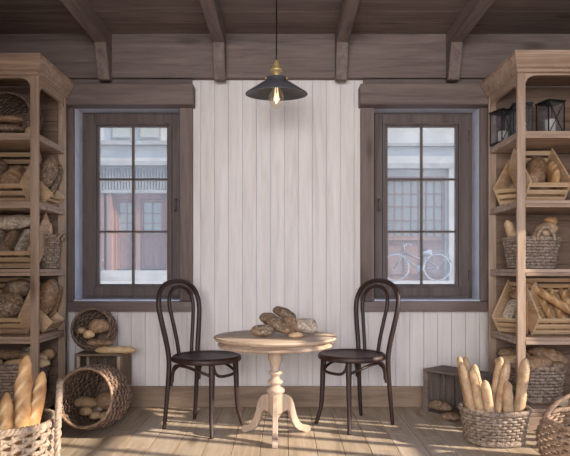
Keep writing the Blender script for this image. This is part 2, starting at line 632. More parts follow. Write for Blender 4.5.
window(1, *OPEN[0], 1)
window(2, *OPEN[1], -1)
for n, (x0, x1) in enumerate(OPEN):
    i = n * 4
    side = ['beside the dark basket shelf unit', 'beside the lantern shelf unit'][n]
    struct('trim_%d' % (i + 1), MB().box(x0 - 0.10, x0, 4.29, YW - 0.001, 0.7895, 2.221), beamwood('Z'), None, 0.005)
    struct('trim_%d' % (i + 2), MB().box(x1, x1 + 0.095, 4.29, YW - 0.001, 0.7895, 2.221), beamwood('Z'), None, 0.005)
    struct('trim_%d' % (i + 3), MB().box(x0 - 0.115, x1 + 0.112, 4.21, YW - 0.001, 2.222, 2.375), beamwood('X'), None, 0.008,
           'thick brown lintel over the window ' + side)
    struct('trim_%d' % (i + 4), MB().box(x0 - 0.10, x1 + 0.10, 4.255, YW - 0.001, 0.715, 0.789), sillwood('X'), None, 0.005,
           'brown window sill ' + side)

# ------------------------------------------------------------------ street outside
YS = 15.5
SK = F / YS


def sx(u):
    return (u - 285) / SK


def sz(v):
    return CZ - (v - 270) / SK


ZG = 0.74
mb = MB().box(-16, 16, 4.9, 26, ZG - 0.1, ZG)
struct('street_pavement', mb, S_PAVE)

bd = thing('shop_building', 'pale stone building with brown shop doors across the street', 'building', (0, YS, ZG))


def bpart(name, mb, mat, par=bd, bev=0.0):
    mb.v = [v - Vector((0, YS, ZG)) for v in mb.v]
    return mb.build(name, mat, par, bev)


mb = MB()
mb.box(-12, sx(98), YS + 0.12, YS + 3, ZG, 9).box(sx(98), sx(170), YS + 0.12, YS + 3, sz(164), 9)
mb.box(sx(98), sx(170), YS + 0.6, YS + 3, ZG, sz(164))
mb.box(sx(170), sx(386), YS + 0.12, YS + 3, ZG, 9)
mb.box(sx(386), sx(446), YS + 0.3, YS + 3, ZG, sz(176)).box(sx(386), sx(446), YS + 0.12, YS + 3, sz(176), 9).box(sx(446), 12, YS + 0.12, YS + 3, ZG, 9)
bpart('facade', mb, S_STONE)
for u0, u1, v0, v1, d in ((-90, 200, 141, 145, .18), (-90, 200, 162, 166, .25), (370, 700, 164, 169, .24), (370, 700, 143, 146, .14)):
    bpart('ledge', MB().box(sx(u0), sx(u1), YS + 0.12 - d, YS + 0.119, sz(v1), sz(v0)), S_TRIM)
# upper windows
for u0, u1 in ((110, 131), (138, 160)):
    f = bpart('window', MB().box(sx(u0), sx(u1), YS + 0.08, YS + 0.119, sz(139), sz(100)), S_TRIM)
    bpart('pane', MB().box(sx(u0 + 2), sx(u1 - 2), YS + 0.05, YS + 0.0799, sz(137), sz(102)), S_GLASS, f)
# balustrade band
mb = MB()
for uu in range(100, 170, 3):
    mb.box(sx(uu), sx(uu + 1.3), YS + 0.02, YS + 0.08, sz(190), sz(168))
mb.box(sx(98), sx(170), YS + 0.0, YS + 0.1, sz(193), sz(190))
bpart('grille', mb, S_TRIM)
bpart('fascia', MB().box(sx(98), sx(170), YS + 0.101, YS + 0.3, sz(193), sz(164)), S_STONE)
for u0, u1 in ((99, 103), (106, 111), (166, 170)):
    bpart('pilaster', MB().box(sx(u0), sx(u1), YS + 0.05, YS + 0.5, ZG, sz(193)), S_WOOD)
mb = MB().box(sx(111), sx(166), YS + 0.25, YS + 0.5, sz(198), sz(193))
mb.box(sx(133.5), sx(138), YS + 0.25, YS + 0.5, ZG, sz(198)).box(sx(111), sx(113.5), YS + 0.25, YS + 0.5, ZG, sz(198)).box(sx(161), sx(166), YS + 0.25, YS + 0.5, ZG, sz(198))
bpart('door_frame', mb, S_WOOD)
for u0, u1 in ((113.5, 133.5), (138, 161)):
    d = bpart('door', MB().box(sx(u0), sx(u0 + 2.5), YS + 0.32, YS + 0.4, ZG + .3, sz(198)).box(sx(u1 - 2.5), sx(u1), YS + 0.32, YS + 0.4, ZG + .3, sz(198))
              .box(sx(u0 + 2.5), sx(u1 - 2.5), YS + 0.32, YS + 0.4, sz(237), sz(233)).box(sx(u0 + 2.5), sx(u1 - 2.5), YS + 0.32, YS + 0.4, sz(201), sz(198))
              .box(sx(u0 + 2.5), sx(u1 - 2.5), YS + 0.35, YS + 0.4, ZG + .3, sz(237)).box(sx(u0 + 4), sx(u1 - 4), YS + 0.33, YS + 0.35, sz(249), sz(240)).box(sx(u0 + 4), sx(u1 - 4), YS + 0.33, YS + 0.35, sz(266), sz(253)), S_WOOD)
    um = (u0 + u1) / 2
    bpart('muntins', MB().box(sx(um - .5), sx(um + .5), YS + 0.34, YS + 0.37, sz(233), sz(201)).box(sx(u0 + 2.5), sx(u1 - 2.5), YS + 0.34, YS + 0.37, sz(212.5), sz(211.5))
          .box(sx(u0 + 2.5), sx(u1 - 2.5), YS + 0.34, YS + 0.37, sz(222.5), sz(221.5)), S_WOOD, d)
    bpart('pane', MB().box(sx(u0 + 2), sx(u1 - 2), YS + 0.375, YS + 0.39, sz(234), sz(200)), S_GLASS, d)
bpart('doorstep', MB().box(sx(98), sx(172), YS - 0.7, YS + 0.6, ZG, ZG + .12).box(sx(104), sx(170), YS - 0.3, YS + 0.6, ZG + .12, ZG + .27), S_STONE)
# shop window behind the bicycle
mb = MB()
mb.box(sx(386), sx(388.5), YS + 0.1, YS + 0.299, sz(236), sz(176)).box(sx(443.5), sx(446), YS + 0.1, YS + 0.299, sz(236), sz(176))
mb.box(sx(388.5), sx(443.5), YS + 0.1, YS + 0.299, sz(180), sz(176)).box(sx(388.5), sx(443.5), YS + 0.05, YS + 0.299, sz(240), sz(236))
sf = bpart('shop_window', mb, S_WOOD)
mb = MB()
for uu in (396, 404, 413, 420, 428, 436):
    mb.box(sx(uu - .6), sx(uu + .6), YS + 0.15, YS + 0.2, sz(236), sz(180))
for vv in (193, 206, 220):
    mb.box(sx(388.5), sx(443.5), YS + 0.15, YS + 0.2, sz(vv + .5), sz(vv - .5))
bpart('muntins', mb, S_WOOD, sf)
bpart('pane', MB().box(sx(388), sx(444), YS + 0.21, YS + 0.25, sz(237), sz(179)), S_GLASS, sf)
mb = MB().box(sx(386), sx(446), YS + 0.16, YS + 0.299, ZG, sz(240))
for u0, u1 in ((389, 402), (405, 425), (428, 443)):
    mb.box(sx(u0), sx(u1), YS + 0.12, YS + 0.159, sz(274), sz(246))
bpart('panel', mb, S_WOOD)
bpart('column', MB().box(sx(448), sx(455), YS - 0.1, YS + 0.119, ZG, sz(169)), S_STONE)

# bicycle
BY = 14.5
bk = F / BY
bx = lambda u: (u - 285) / bk
bz = lambda v: CZ - (v - 270) / bk
bc = thing('bicycle', 'grey bicycle with pale tyres parked across the street', 'bicycle', (bx(415), BY, ZG))
O = Vector((bx(415), BY, ZG))
wr = 0.33
hubs = [(395.4, 'front'), (437.0, 'rear')]
hz = ZG + wr + 0.012
ends = []
for u, _ in hubs:
    c = Vector((bx(u), BY, hz))
    ends.append(c)
    m = MB()
    m.tube([c + Vector((math.cos(a) * wr, 0, math.sin(a) * wr)) - O for a in [2 * PI * i / 40 for i in range(40)]], 0.022, 6, True)
    wo = m.build('wheel', S_TYRE, bc)
    m = MB()
    for i in range(20):
        a = 2 * PI * i / 20
        m.tube([c - O, c + Vector((math.cos(a) * wr, 0, math.sin(a) * wr)) - O], 0.0035, 4)
    m.tube([c + Vector((0, -.05, 0)) - O, c + Vector((0, .05, 0)) - O], 0.03)
    m.build('spokes', S_TYRE, wo)
fc, rc = ends
bbk = Vector(((fc.x * 0.42 + rc.x * 0.58), BY, hz - 0.04))
seat_t = Vector((bbk.x + 0.16, BY, bz(256)))
head_t = Vector((fc.x + 0.22, BY, bz(251)))
head_b = Vector((fc.x + 0.16, BY, bz(256)))
m = MB()
for a, b in ((head_t, head_b), (head_b, bbk), (head_t - Vector((0, 0, .04)), bbk + Vector((.07, 0, .22))), (bbk, seat_t), (bbk, rc), (seat_t - Vector((0, 0, .06)), rc)):
    m.tube([a - O, b - O], 0.02)
for s in (-.05, .05):
    m.tube([head_b - O, fc + Vector((0, s, 0)) - O], 0.014)
m.build('frame', S_DARK, bc)
m = MB()
sc0 = seat_t + Vector((0, 0, .05)) - O
m.tube([sc0 + Vector((-.16, 0, .0)), sc0 + Vector((-.05, 0, .02)), sc0 + Vector((.08, 0, .03)), sc0 + Vector((.14, 0, .04))], [.02, .04, .08, .07])
m.build('saddle', S_TYRE, bc)
h0 = head_t - O
m = MB().tube([h0, h0 + Vector((0.0, 0, .16))], .016)
m.tube([h0 + Vector((.12, -.28, .14)), h0 + Vector((.02, -.2, .17)), h0 + Vector((0, 0, .16)), h0 + Vector((.02, .2, .17)), h0 + Vector((.12, .28, .14))], .016)
m.build('handlebar', S_TYRE, bc)
for c, a0, a1 in ((fc, 20, 150), (rc, 20, 190)):
    m = MB().tube([c + Vector((math.cos(R(a)) * (wr + .04), 0, math.sin(R(a)) * (wr + .04))) - O for a in range(a0, a1, 10)], 0.018, 6)
    m.build('mudguard', S_DARK, bc)
m = MB()
for s in (-.07, .07):
    m.tube([Vector((rc.x - .18, BY + s, hz + .40)) - O, Vector((rc.x + .3, BY + s, hz + .41)) - O, rc + Vector((0.02, s, 0)) - O], .009, 5)
m.build('luggage_rack', S_TYRE, bc)
m = MB().lathe([(0, -.01), (.09, -.01), (.09, .01), (0, .01)], 24)
m.xform(Matrix.Translation(bbk + Vector((0, -.05, 0)) - O) @ Matrix.Rotation(R(90), 4, 'X'))
cw = m.build('crank', S_TYRE, bc)
MB().tube([bbk + Vector((-.12, -.08, -.1)) - O, bbk + Vector((.12, -.08, .1)) - O], .012).build('pedal_arm', S_TYRE, cw)

# a pale potted plant at the doorstep
pp = thing('potted_plant', 'white flowering potted plant beside the shop doorstep across the street', 'plant', (sx(103.5), YS - 1.0, ZG))
MB().lathe([(0, 0), (.11, 0), (.15, .28), (.14, .28), (.12, .24), (0, .24)], 20).build('pot', S_STONE, pp)
m = MB()
rp = random.Random(5)
for i in range(60):
    c = Vector((rp.gauss(0, .11), rp.gauss(0, .11), .36 + rp.gauss(0, .08)))
    a = rp.uniform(0, PI)
    d = Vector((math.cos(a), math.sin(a), rp.uniform(-.5, .5))) * .05
    e = d.cross(Vector((0, 0, 1))).normalized() * .03
    m.add([c - d, c + e, c + d, c - e, c + Vector((0, 0, .01))], [(0, 1, 4), (1, 2, 4), (2, 3, 4), (3, 0, 4), (3, 2, 1, 0)])
m.build('blossoms', S_TYRE, pp)


# ------------------------------------------------------------------ shelf units
def arch_poly(L, zt, zb, drop, r, n=7):
    """Frieze board outline along length L: top zt, lower edge zb, rounded brackets going down by drop at the ends."""
    pts = [(0, zt), (0, zb - drop)]
    for i in range(n + 1):
        a = PI / 2 * i / n
        pts.append((0.006 + r * (1 - math.cos(a)), zb - drop + drop * math.sin(a)))
    for i in range(n, -1, -1):
        a = PI / 2 * i / n
        pts.append((L - 0.006 - r * (1 - math.cos(a)), zb - drop + drop * math.sin(a)))
    pts += [(L, zb - drop), (L, zt)]
    return pts


SH_Z = [1.90, 1.462, 1.026, 0.592, 0.14]
UW = 0.88


def shelf_unit(label, xs, yn, yb, sgn):
    """xs: room-side edge; sgn +1: the unit extends towards +X."""
    t = thing('shelf_unit', label, 'shelf unit', (xs, yn, 0), group='tall pine bread shelf units')
    D = yb - yn
    pw = 0.052
    fx = lambda a, b: (min(a * sgn, b * sgn), max(a * sgn, b * sgn))

    def box(m, xa, xb, y0, y1, z0, z1):
        a, b = fx(xa, xb)
        m.box(a, b, y0, y1, z0, z1)
    for xa in (0, UW - pw):
        for ya in (0, D - 0.024):
            m = MB()
            box(m, xa, xa + pw, ya, ya + 0.024, 0.0, 2.30)
            m.build('post', pine('Z'), t, 0.003)
    for z in SH_Z:
        m = MB()
        box(m, 0.008, UW - 0.004, 0.0245, D - 0.025, z - 0.022, z)
        box(m, pw + .0005, UW - pw - .0005, 0.003, 0.024, z - 0.022, z)
        box(m, 0.002, UW - 0.008, 0.0245, D - 0.03, z - 0.045, z - 0.0225)
        box(m, pw + .0005, UW - pw - .0005, -0.002, 0.024, z - 0.045, z - 0.0225)
        m.build('shelf', pine('X'), t, 0.003)
    # crown moulding
    m = MB()
    prof = [(0.0, 2.272), (0.012, 2.276), (0.012, 2.294), (0.022, 2.30), (0.026, 2.315), (0.045, 2.345), (0.055, 2.357), (0.055, 2.382), (0.0, 2.382)]
    n = len(prof)
    # path: outer back -> outer front -> inner front -> inner back, mitred
    rings = []
    for (cx, cy, dx, dy) in ((UW, D, 1, 0), (UW, 0, 1, -1), (0, 0, -1, -1), (0, D, -1, 0)):
        rings.append([Vector(((cx + dx * o) * sgn, cy + dy * o * 1.8, z - 0.008)) for o, z in prof])
    vs = [v for r in rings for v in r]
    fs = []
    for i in range(3):
        for k in range(n - 1):
            fs.append((i * n + k, i * n + k + 1, (i + 1) * n + k + 1, (i + 1) * n + k))
    m.add(vs, fs)
    box(m, 0.0, UW, 0.0, D, 2.350, 2.373)
    m.build('crown_moulding', pine('X'), t)
    # friezes with curved brackets
    m = MB().prism([(x_ * sgn, z_) for x_, z_ in [(a + pw, b) for a, b in arch_poly(UW - 2 * pw, 2.2715, 2.255, 0.045, 0.075)]], 'Y', 0.004, 0.03)
    m.build('front_frieze', pine('X'), t)
    for xa in (0.006, UW - 0.03):
        a, b = fx(xa, xa + 0.024)
        m = MB().prism([(a_ + .0245, b_) for a_, b_ in arch_poly(D - .049, 2.2715, 2.215, 0.075, 0.085)], 'X', a, b)
        m.build('side_frieze', pine('Y'), t)
    # back boards
    m = MB()
    z = 0.10
    while z < 2.34:
        box(m, pw + .001, UW - pw - .001, D - 0.018, D - 0.004, z + 0.001, min(z + 0.16, 2.357) - 0.001)
        z += 0.16
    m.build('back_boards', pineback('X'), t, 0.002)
    m = MB()
    z = 0.10
    while z < 2.28:
        box(m, UW - 0.016, UW - 0.002, 0.03, D - 0.02, z + 0.001, min(z + 0.16, 2.285) - 0.001)
        z += 0.16
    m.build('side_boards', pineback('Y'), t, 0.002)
    m = MB()
    box(m, pw, UW - pw, D - 0.034, D - 0.0185, 2.09, 2.15)
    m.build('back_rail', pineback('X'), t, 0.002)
    # plinth with scooped feet
    pts = [(0, 0.094), (0, 0), (0.05, 0)] + [(0.05 + 0.09 * math.sin(PI / 2 * i / 6), 0.05 * (1 - math.cos(PI / 2 * i / 6))) for i in range(1, 7)]
    L = UW
    pts2 = pts + [(L - a, b) for a, b in reversed(pts)]
    m = MB().prism([(a * sgn, b) for a, b in pts2], 'Y', -0.012, -0.0005)
    m.build('plinth', pine('X'), t, 0.002)
    return t


UL = shelf_unit('tall pine shelf unit with a dark wicker basket on its top shelf', -1.582, 3.717, 4.2, -1)
UR = shelf_unit('tall pine shelf unit with glass lanterns on its top shelf', 1.47, 3.667, 4.2, 1)


# ------------------------------------------------------------------ bread
def loaf_mb(L, W, H, style='batard', seed=0, bend=0.0, centre=False, nu=30, nv=20):
    m = MB()
    r = random.Random(seed)
    off = Vector((r.uniform(0, 50), r.uniform(0, 50), r.uniform(0, 50)))
    pw = {'baguette': (5.0, 0.62), 'batard': (2.4, 0.6), 'boule': (2.0, 0.5), 'seeded': (2.0, 0.5), 'roll': (2.2, 0.5),
          'braided': (2.6, 0.6), 'plain': (3.0, 0.55), 'stick': (7.0, 0.55), 'block': (9.0, 0.45), 'lattice': (4.0, 0.5)}[style]
    ns = {'baguette': max(3, int(L / 0.085)), 'stick': 0, 'batard': 3, 'boule': 2, 'seeded': 0, 'roll': 1, 'braided': 6, 'plain': 0, 'block': 1, 'lattice': 0}[style]
    amp = min(W, H)
    vs, at = [], []

    def pt(t, a):
        t = max(-1.0, min(1.0, t))
        w = max(0.0, 1 - abs(t) ** pw[0]) ** pw[1]
        ca, sa = math.cos(a), math.sin(a)
        yy = w * W / 2 * ca
        zz = w * H / 2 * (sa if sa > 0 else sa * (0.72 if style not in ('stick', 'baguette') else 0.9))
        xx = t * L / 2
        d = noise.noise(Vector((xx, yy, zz)) * (5.0 / amp * 0.35) + off) * 0.07 * amp
        d += noise.noise(Vector((xx, yy, zz)) * (14.0 / amp * 0.35) + off) * 0.025 * amp
        s = 0.0
        if ns and sa > -0.1:
            if style == 'braided':
                ph = (xx / L + 0.5) * ns
                q = (ph + abs(ca) * 0.9) % 1.0
                rid = abs(math.sin(PI * q))
                d += 0.11 * amp * (rid - 0.5) * w
                s = max(0.0, 0.55 - rid) * 0.9
            else:
                sk = {'baguette': 1.6, 'batard': 0.8, 'boule': 0.2, 'roll': 0.0, 'block': 0.0}[style]
                span = 0.82 if style == 'baguette' else 0.62
                if style in ('boule', 'roll', 'block'):
                    c = yy / W + 0.10 * math.sin(xx / L * 5)
                    c2 = xx / L
                    g = math.exp(-(c / 0.07) ** 2)
                    if style == 'boule':
                        g = max(g, math.exp(-(c2 / 0.06) ** 2))
                    s = g * max(0.0, sa) ** 0.5 * w
                    d -= 0.05 * amp * s
                else:
                    ph = ((xx + yy * sk) / (L * span) + 0.5) * ns
                    if 0 < ph < ns:
                        q = ph % 1.0
                        g = math.exp(-((q - 0.5) / 0.17) ** 2) * max(0.0, 1 - (ca / 0.85) ** 2)
                        s = g
                        d += 0.03 * amp * g - 0.035 * amp * math.exp(-((q - 0.24) / 0.08) ** 2) * max(0.0, 1 - ca * ca)
        if style == 'seeded':
            sd = noise.noise(Vector((xx, yy, zz)) * (60 / amp * 0.12) + off)
            d += 0.02 * amp * sd
            s = max(0.0, sd - 0.1) * 1.4
        if style == 'lattice':
            q1 = math.sin(2 * PI * (xx + yy) / 0.045)
            q2 = math.sin(2 * PI * (xx - yy) / 0.045)
            g = max(0, max(q1, q2) - 0.72) / 0.28
            s = g if sa > 0 else 0
            d -= 0.02 * amp * s
        nrm = Vector((0.25 * t * (1 if abs(t) > .8 else 0), ca, sa))
        p = Vector((xx, yy, zz)) + nrm * d * min(1, w * 1.5)
        p.z += bend * L * (1 - t * t)
        return p, min(1.0, max(0.0, s))
    for i in range(1, nu):
        t = -math.cos(PI * i / nu)
        for k in range(nv):
            p, s = pt(t, 2 * PI * k / nv)
            vs.append(p)
            at.append(s)
    e0 = len(vs)
    vs.append(Vector((-L / 2, 0, 0)))
    vs.append(Vector((L / 2, 0, 0)))
    at += [0, 0]
    fs = []
    for i in range(nu - 2):
        for k in range(nv):
            k2 = (k + 1) % nv
            fs.append((i * nv + k, i * nv + k2, (i + 1) * nv + k2, (i + 1) * nv + k))
    for k in range(nv):
        fs.append((e0, (k + 1) % nv, k))
        b = (nu - 2) * nv
        fs.append((e0 + 1, b + k, b + (k + 1) % nv))
    if not centre:
        zmin = min(v.z for v in vs)
        for v in vs:
            v.z -= zmin
    m.add(vs, fs, True)
    m.attr['slash'] = at
    return m


SEED = [100]


def bread(name, label, dims, style, mat, M, group=None, cat='bread', bend=0.0, centre=True):
    """M: 4x4 placing the loaf (long axis local X, crust up local Z)."""
    SEED[0] += 1
    L, W, H = dims
    big = L > 0.3
    o = loaf_mb(L, W, H, style, SEED[0], bend, centre, 44 if big else 28, 20).build(name, mat)
    o.matrix_world = M
    return tag(o, label, cat, group)


def place(x, y, z, rz=0, ry=0, rx=0):
    """Translation with yaw, pitch (positive lifts the +X end) and roll in degrees."""
    return Matrix.Translation((x, y, z)) @ Matrix.Rotation(R(rz), 4, 'Z') @ Matrix.Rotation(R(-ry), 4, 'Y') @ Matrix.Rotation(R(rx), 4, 'X')


def between(a, b, roll=0.0):
    """Frame whose X axis runs from a to b, centred between."""
    a, b = Vector(a), Vector(b)
    ex = (b - a).normalized()
    face = Vector((0, -1, .2))
    ez = (face - ex * face.dot(ex)).normalized()
    ey = ez.cross(ex)
    B = Matrix((ex, ey, ez)).transposed().to_4x4()
    return Matrix.Translation((a + b) / 2) @ B @ Matrix.Rotation(R(roll), 4, 'X')


# ------------------------------------------------------------------ baskets
def sup(a, e):
    c, s = math.cos(a), math.sin(a)
    f = (abs(c) ** e + abs(s) ** e) ** (-1.0 / e)
    return c * f, s * f


def weave_mb(prof, rows, n, sx_=1.0, sy_=1.0, th=0.006, amp=0.006, e=2.0, step=3, diag=0.0):
    """Woven wall: rows of strands going in and out around n stakes. prof(t) -> (radius, height)."""
    m = MB()
    segs = n * step
    r0, z0 = prof(0)
    r1, z1 = prof(1)
    for i in range(rows):
        t = (i + 0.5) / rows
        r, z = prof(t)
        ra, za = prof(max(0, t - .5 / rows))
        rb, zb = prof(min(1, t + .5 / rows))
        slope = math.hypot(rb - ra, zb - za)
        hh = slope * 0.5
        dz, dr = (zb - za) / max(slope, 1e-6), (rb - ra) / max(slope, 1e-6)
        vs, fs = [], []
        sec = [(math.cos(q) * th, math.sin(q) * hh) for q in [2 * PI * j / 6 for j in range(6)]]
        for k in range(segs):
            a = 2 * PI * k / segs
            ux, uy = sup(a, e)
            w = amp * math.cos(n * a / 2 + i * PI)
            dd = diag * slope * math.sin(n * a / 2 + i * PI)
            for o, h in sec:
                rr_ = r + (o + w) * dz + (h + dd) * dr
                zz_ = z + (h + dd) * dz - (o + w) * dr
                vs.append((ux * rr_ * sx_, uy * rr_ * sy_, zz_))
        for k in range(segs):
            k2 = (k + 1) % segs
            for j in range(6):
                j2 = (j + 1) % 6
                fs.append((k * 6 + j, k * 6 + j2, k2 * 6 + j2, k2 * 6 + j))
        m.add(vs, fs, True)
    for k in range(n):
        a = 2 * PI * (k + .0) / n
        ux, uy = sup(a, e)
        pts = []
        for j in range(9):
            r, z = prof(j / 8)
            pts.append((ux * r * sx_, uy * r * sy_, z))
        m.tube(pts, th * 0.75, 5)
    # woven bottom
    q = 40
    vs = [(0, 0, z0 + th), (0, 0, z0)]
    for z_ in (z0 + th, z0):
        for k in range(q):
            ux, uy = sup(2 * PI * k / q, e)
            vs.append((ux * r0 * sx_, uy * r0 * sy_, z_))
    fs = [(0, 2 + k, 2 + (k + 1) % q) for k in range(q)] + [(1, 2 + q + (k + 1) % q, 2 + q + k) for k in range(q)]
    m.add(vs, fs)
    return m


def rim_mb(r, z, sx_, sy_, e=2.0, R_=0.012, strand=0.0075, turns=24, tilt=0.0):
    m = MB()
    N = turns * 7
    for s in range(3):
        pts = []
        for k in range(N):
            a = 2 * PI * k / N
            ux, uy = sup(a, e)
            ph = turns * a + s * 2 * PI / 3
            rr_ = r + R_ * math.cos(ph) * 0.7
            pts.append((ux * rr_ * sx_, uy * rr_ * sy_, z + R_ * math.sin(ph)))
        m.tube(pts, strand, 6, True)
    return m


def twist_mb(path, R_, strand, turns, count=2, sides=6):
    """Twisted rope along a path."""
    path = [Vector(p) for p in path]
    m = MB()
    N = max(30, turns * 8)

    def at(t):
        f = t * (len(path) - 1)
        i = min(int(f), len(path) - 2)
        return path[i].lerp(path[i + 1], f - i), (path[min(i + 1, len(path) - 1)] - path[i]).normalized()
    for s in range(count):
        pts = []
        for k in range(N + 1):
            p, t = at(k / N)
            ref = Vector((0, 1, 0)) if abs(t.y) < .8 else Vector((1, 0, 0))
            n1 = t.cross(ref).normalized()
            n2 = t.cross(n1)
            ph = 2 * PI * (turns * k / N + s / count)
            pts.append(p + n1 * math.cos(ph) * R_ + n2 * math.sin(ph) * R_)
        m.tube(pts, strand, sides)
    return m


def basket(label, loc, rot, prof, rows, n, mat, sx_=1, sy_=1, e=2.0, th=0.006, amp=0.006, rim=(0.011, 0.0065, 26), base=True, diag=0.0, step=3, name='wicker_basket', group=None, rim_mat=None):
    t = thing(name, label, 'basket', loc, rot, group)
    weave_mb(prof, rows, n, sx_, sy_, th, amp, e, step, diag).build('woven_body', mat, t)
    r, z = prof(1)
    rim_mb(r, z, sx_, sy_, e, *rim).build('rim', rim_mat or mat, t)
    if base:
        r, z = prof(0)
        rim_mb(r, z + rim[0] * 1.3, sx_, sy_, e, rim[0], rim[1], rim[2]).build('base_braid', mat, t)
    return t


def lin(r0, r1, h, belly=0.0):
    return lambda t: (r0 + (r1 - r0) * t + belly * math.sin(PI * t), 0.004 + h * t)


# ---- basket of baguettes in front of the lantern shelf unit
bR1 = Vector((1.245, 3.45, 0))
basket('grey oval wicker basket full of standing baguettes on the floor', bR1, (0, 0, 0), lin(0.162, 0.196, 0.193), 11, 40, W_GREY, 1.0, 0.82, 2.2, 0.0042, 0.006, (0.010, 0.0072, 34))
BAG = [  # tip pixel, pixel where it enters the basket, tip depth, depth there, width, description
    ((458.8, 357.7), (468, 411), 3.57, 3.50, .046, 'baguette at the window end of the low basket, its tip highest and thinnest behind another'),
    ((465.0, 358.4), (474, 411), 3.62, 3.56, .050, 'baguette rising behind the two at the window end of the low basket'),
    ((461.5, 363.8), (471, 411), 3.45, 3.40, .054, 'foremost baguette at the window end of the low basket'),
    ((474.0, 366), (485, 411), 3.53, 3.49, .056, 'second baguette from the window end of the low basket, behind a slashed one'),
    ((472.0, 371), (485, 411), 3.43, 3.36, .056, 'baguette with a shadow across it, leaning in the front of the low basket'),
    ((484.5, 382), (494, 411), 3.37, 3.34, .056, 'short leaning baguette in the middle front of the low basket'),
    ((501.0, 358.7), (488, 402), 3.60, 3.53, .052, 'baguette leaning behind the dark-sided one in the low basket'),
    ((507.5, 361.5), (494, 404), 3.53, 3.46, .056, 'baguette with a dark shaded side leaning towards the shelf in the low basket'),
    ((507.6, 383), (509, 411), 3.40, 3.38, .058, 'shortest upright baguette in the low basket'),
    ((526.0, 360), (520, 411), 3.49, 3.43, .066, 'tall thick baguette at the shelf end of the low basket'),
]
for (tu, tv), (bu, bv), ty, by, w, lb in BAG:
    a, b = P(bu, bv, by), P(tu, tv - 14, ty)
    d = (b - a).normalized()
    top = P(tu, tv - 2, ty)
    q = Vector(((a.x - bR1.x) / .12, (a.y - bR1.y) / .085))
    if q.length > 1:
        q.normalize()
    a2 = Vector((bR1.x + q.x * .12, bR1.y + q.y * .085, .035))
    bread('baguette', lb, ((top - a2).length, w, w * .95), 'stick', C_TAN, between(a2, top, rnd.uniform(-40, 40)), 'baguettes in the low basket', 'baguette')

# ---- pale rope basket at the other front corner
bL1 = Vector((-1.325, 2.66, 0))
pb = basket('chunky pale rope basket with a tall handle, holding three long baguettes', bL1, (0, 0, R(20)), lin(0.215, 0.245, 0.315), 13, 36, W_PALE, 1.0, 0.85, 2.6, 0.010, 0.0085, (0.011, 0.009, 30), True, 0.3, 4)
hp = []
for i in range(25):
    a = PI * i / 24
    hp.append((0.262 + 0.012 * math.sin(a), -0.12 * math.cos(a), 0.13 + 0.36 * math.sin(a) ** 0.55))
twist_mb(hp, 0.0075, 0.0085, 34, 2).build('handle', W_PALE, pb)
for (tu, tv), (bu, bv), ty, by, w, lb in (
        ((7, 394), (9, 430), 2.52, 2.50, .062, 'shortest of the golden baguettes in the pale rope basket'),
        ((27, 357), (22, 430), 2.62, 2.58, .078, 'tallest golden slashed baguette in the pale rope basket'),
        ((43, 373), (37, 428), 2.68, 2.62, .068, 'golden baguette beside the handle of the pale rope basket')):
    a, top = P(bu, bv, by), P(tu, tv - 2, ty)
    d = (top - a).normalized()
    q = Vector((a.x - bL1.x, a.y - bL1.y))
    if q.length > .125:
        q *= .125 / q.length
    a2 = Vector((bL1.x + q.x, bL1.y + q.y, .04))
    bread('baguette', lb, ((top - a2).length, w, w), 'baguette', C_GOLD, between(a2, top, -15), 'golden baguettes in the pale rope basket', 'baguette')

# ---- big basket lying on the floor, mouth towards the room
def belly(r0, rm, r1, h):
    def f(t):
        # base -> belly -> mouth
        if t < .6:
            q = t / .6
            r = r0 + (rm - r0) * math.sin(q * PI / 2)
        else:
            q = (t - .6) / .4
            r = rm + (r1 - rm) * (1 - math.cos(q * PI / 2))
        return r, 0.004 + h * t
    return f


def lying(loc, yaw, tilt):
    """Rotation that points a basket's mouth along yaw (degrees from +X), raised by tilt."""
    d = Vector((math.cos(R(yaw)) * math.cos(R(tilt)), math.sin(R(yaw)) * math.cos(R(tilt)), math.sin(R(tilt))))
    return d, d.to_track_quat('Z', 'Y').to_euler()


d, e_ = lying(None, -98, 9)
cB = Vector((-1.19, 3.79, 0.200))
bigb = basket('large dark wicker basket lying on its side on the floor', cB - d * 0.17, e_, belly(0.115, 0.192, 0.176, 0.42), 19, 34, W_DARK, 1.0, 1.0, 2.0, 0.0065, 0.0085, (0.006, 0.0055, 40), rim_mat=W_TAN)
for dims, style, mat, (u, v, Y, dz), rz, lb in (
        ((.165, .165, .145), 'seeded', C_BROWN, (107, 402, 3.84, 0), 20, 'round brown loaf inside the lying floor basket'),
        ((.18, .095, .085), 'plain', C_TAN, (85, 403, 3.80, 0), -20, 'long roll against the side of the lying floor basket'),
        ((.10, .08, .07), 'roll', C_TAN, (86, 412, 3.72, 0), -25, 'roll lying low at the mouth of the lying floor basket, nearest the pale rope basket'),
        ((.075, .065, .06), 'roll', C_PALE, (95.5, 416, 3.69, 0), 60, 'small pale roll at the front of the lying floor basket'),
        ((.085, .065, .055), 'roll', C_PALE, (105, 416, 3.70, 0), 20, 'small pale roll by the rim of the lying floor basket, below the round loaf'),
        ((.08, .06, .05), 'roll', C_GREY, (98, 410, 3.77, 0), -40, 'grey floury roll behind the small pale rolls in the lying floor basket')):
    p = P(u, v, Y)
    bread('bread_roll' if style != 'seeded' else 'bread_loaf', lb, dims, style, mat, place(p.x, p.y, p.z, rz), 'bread in the lying floor basket', 'bread roll' if style != 'seeded' else 'bread')

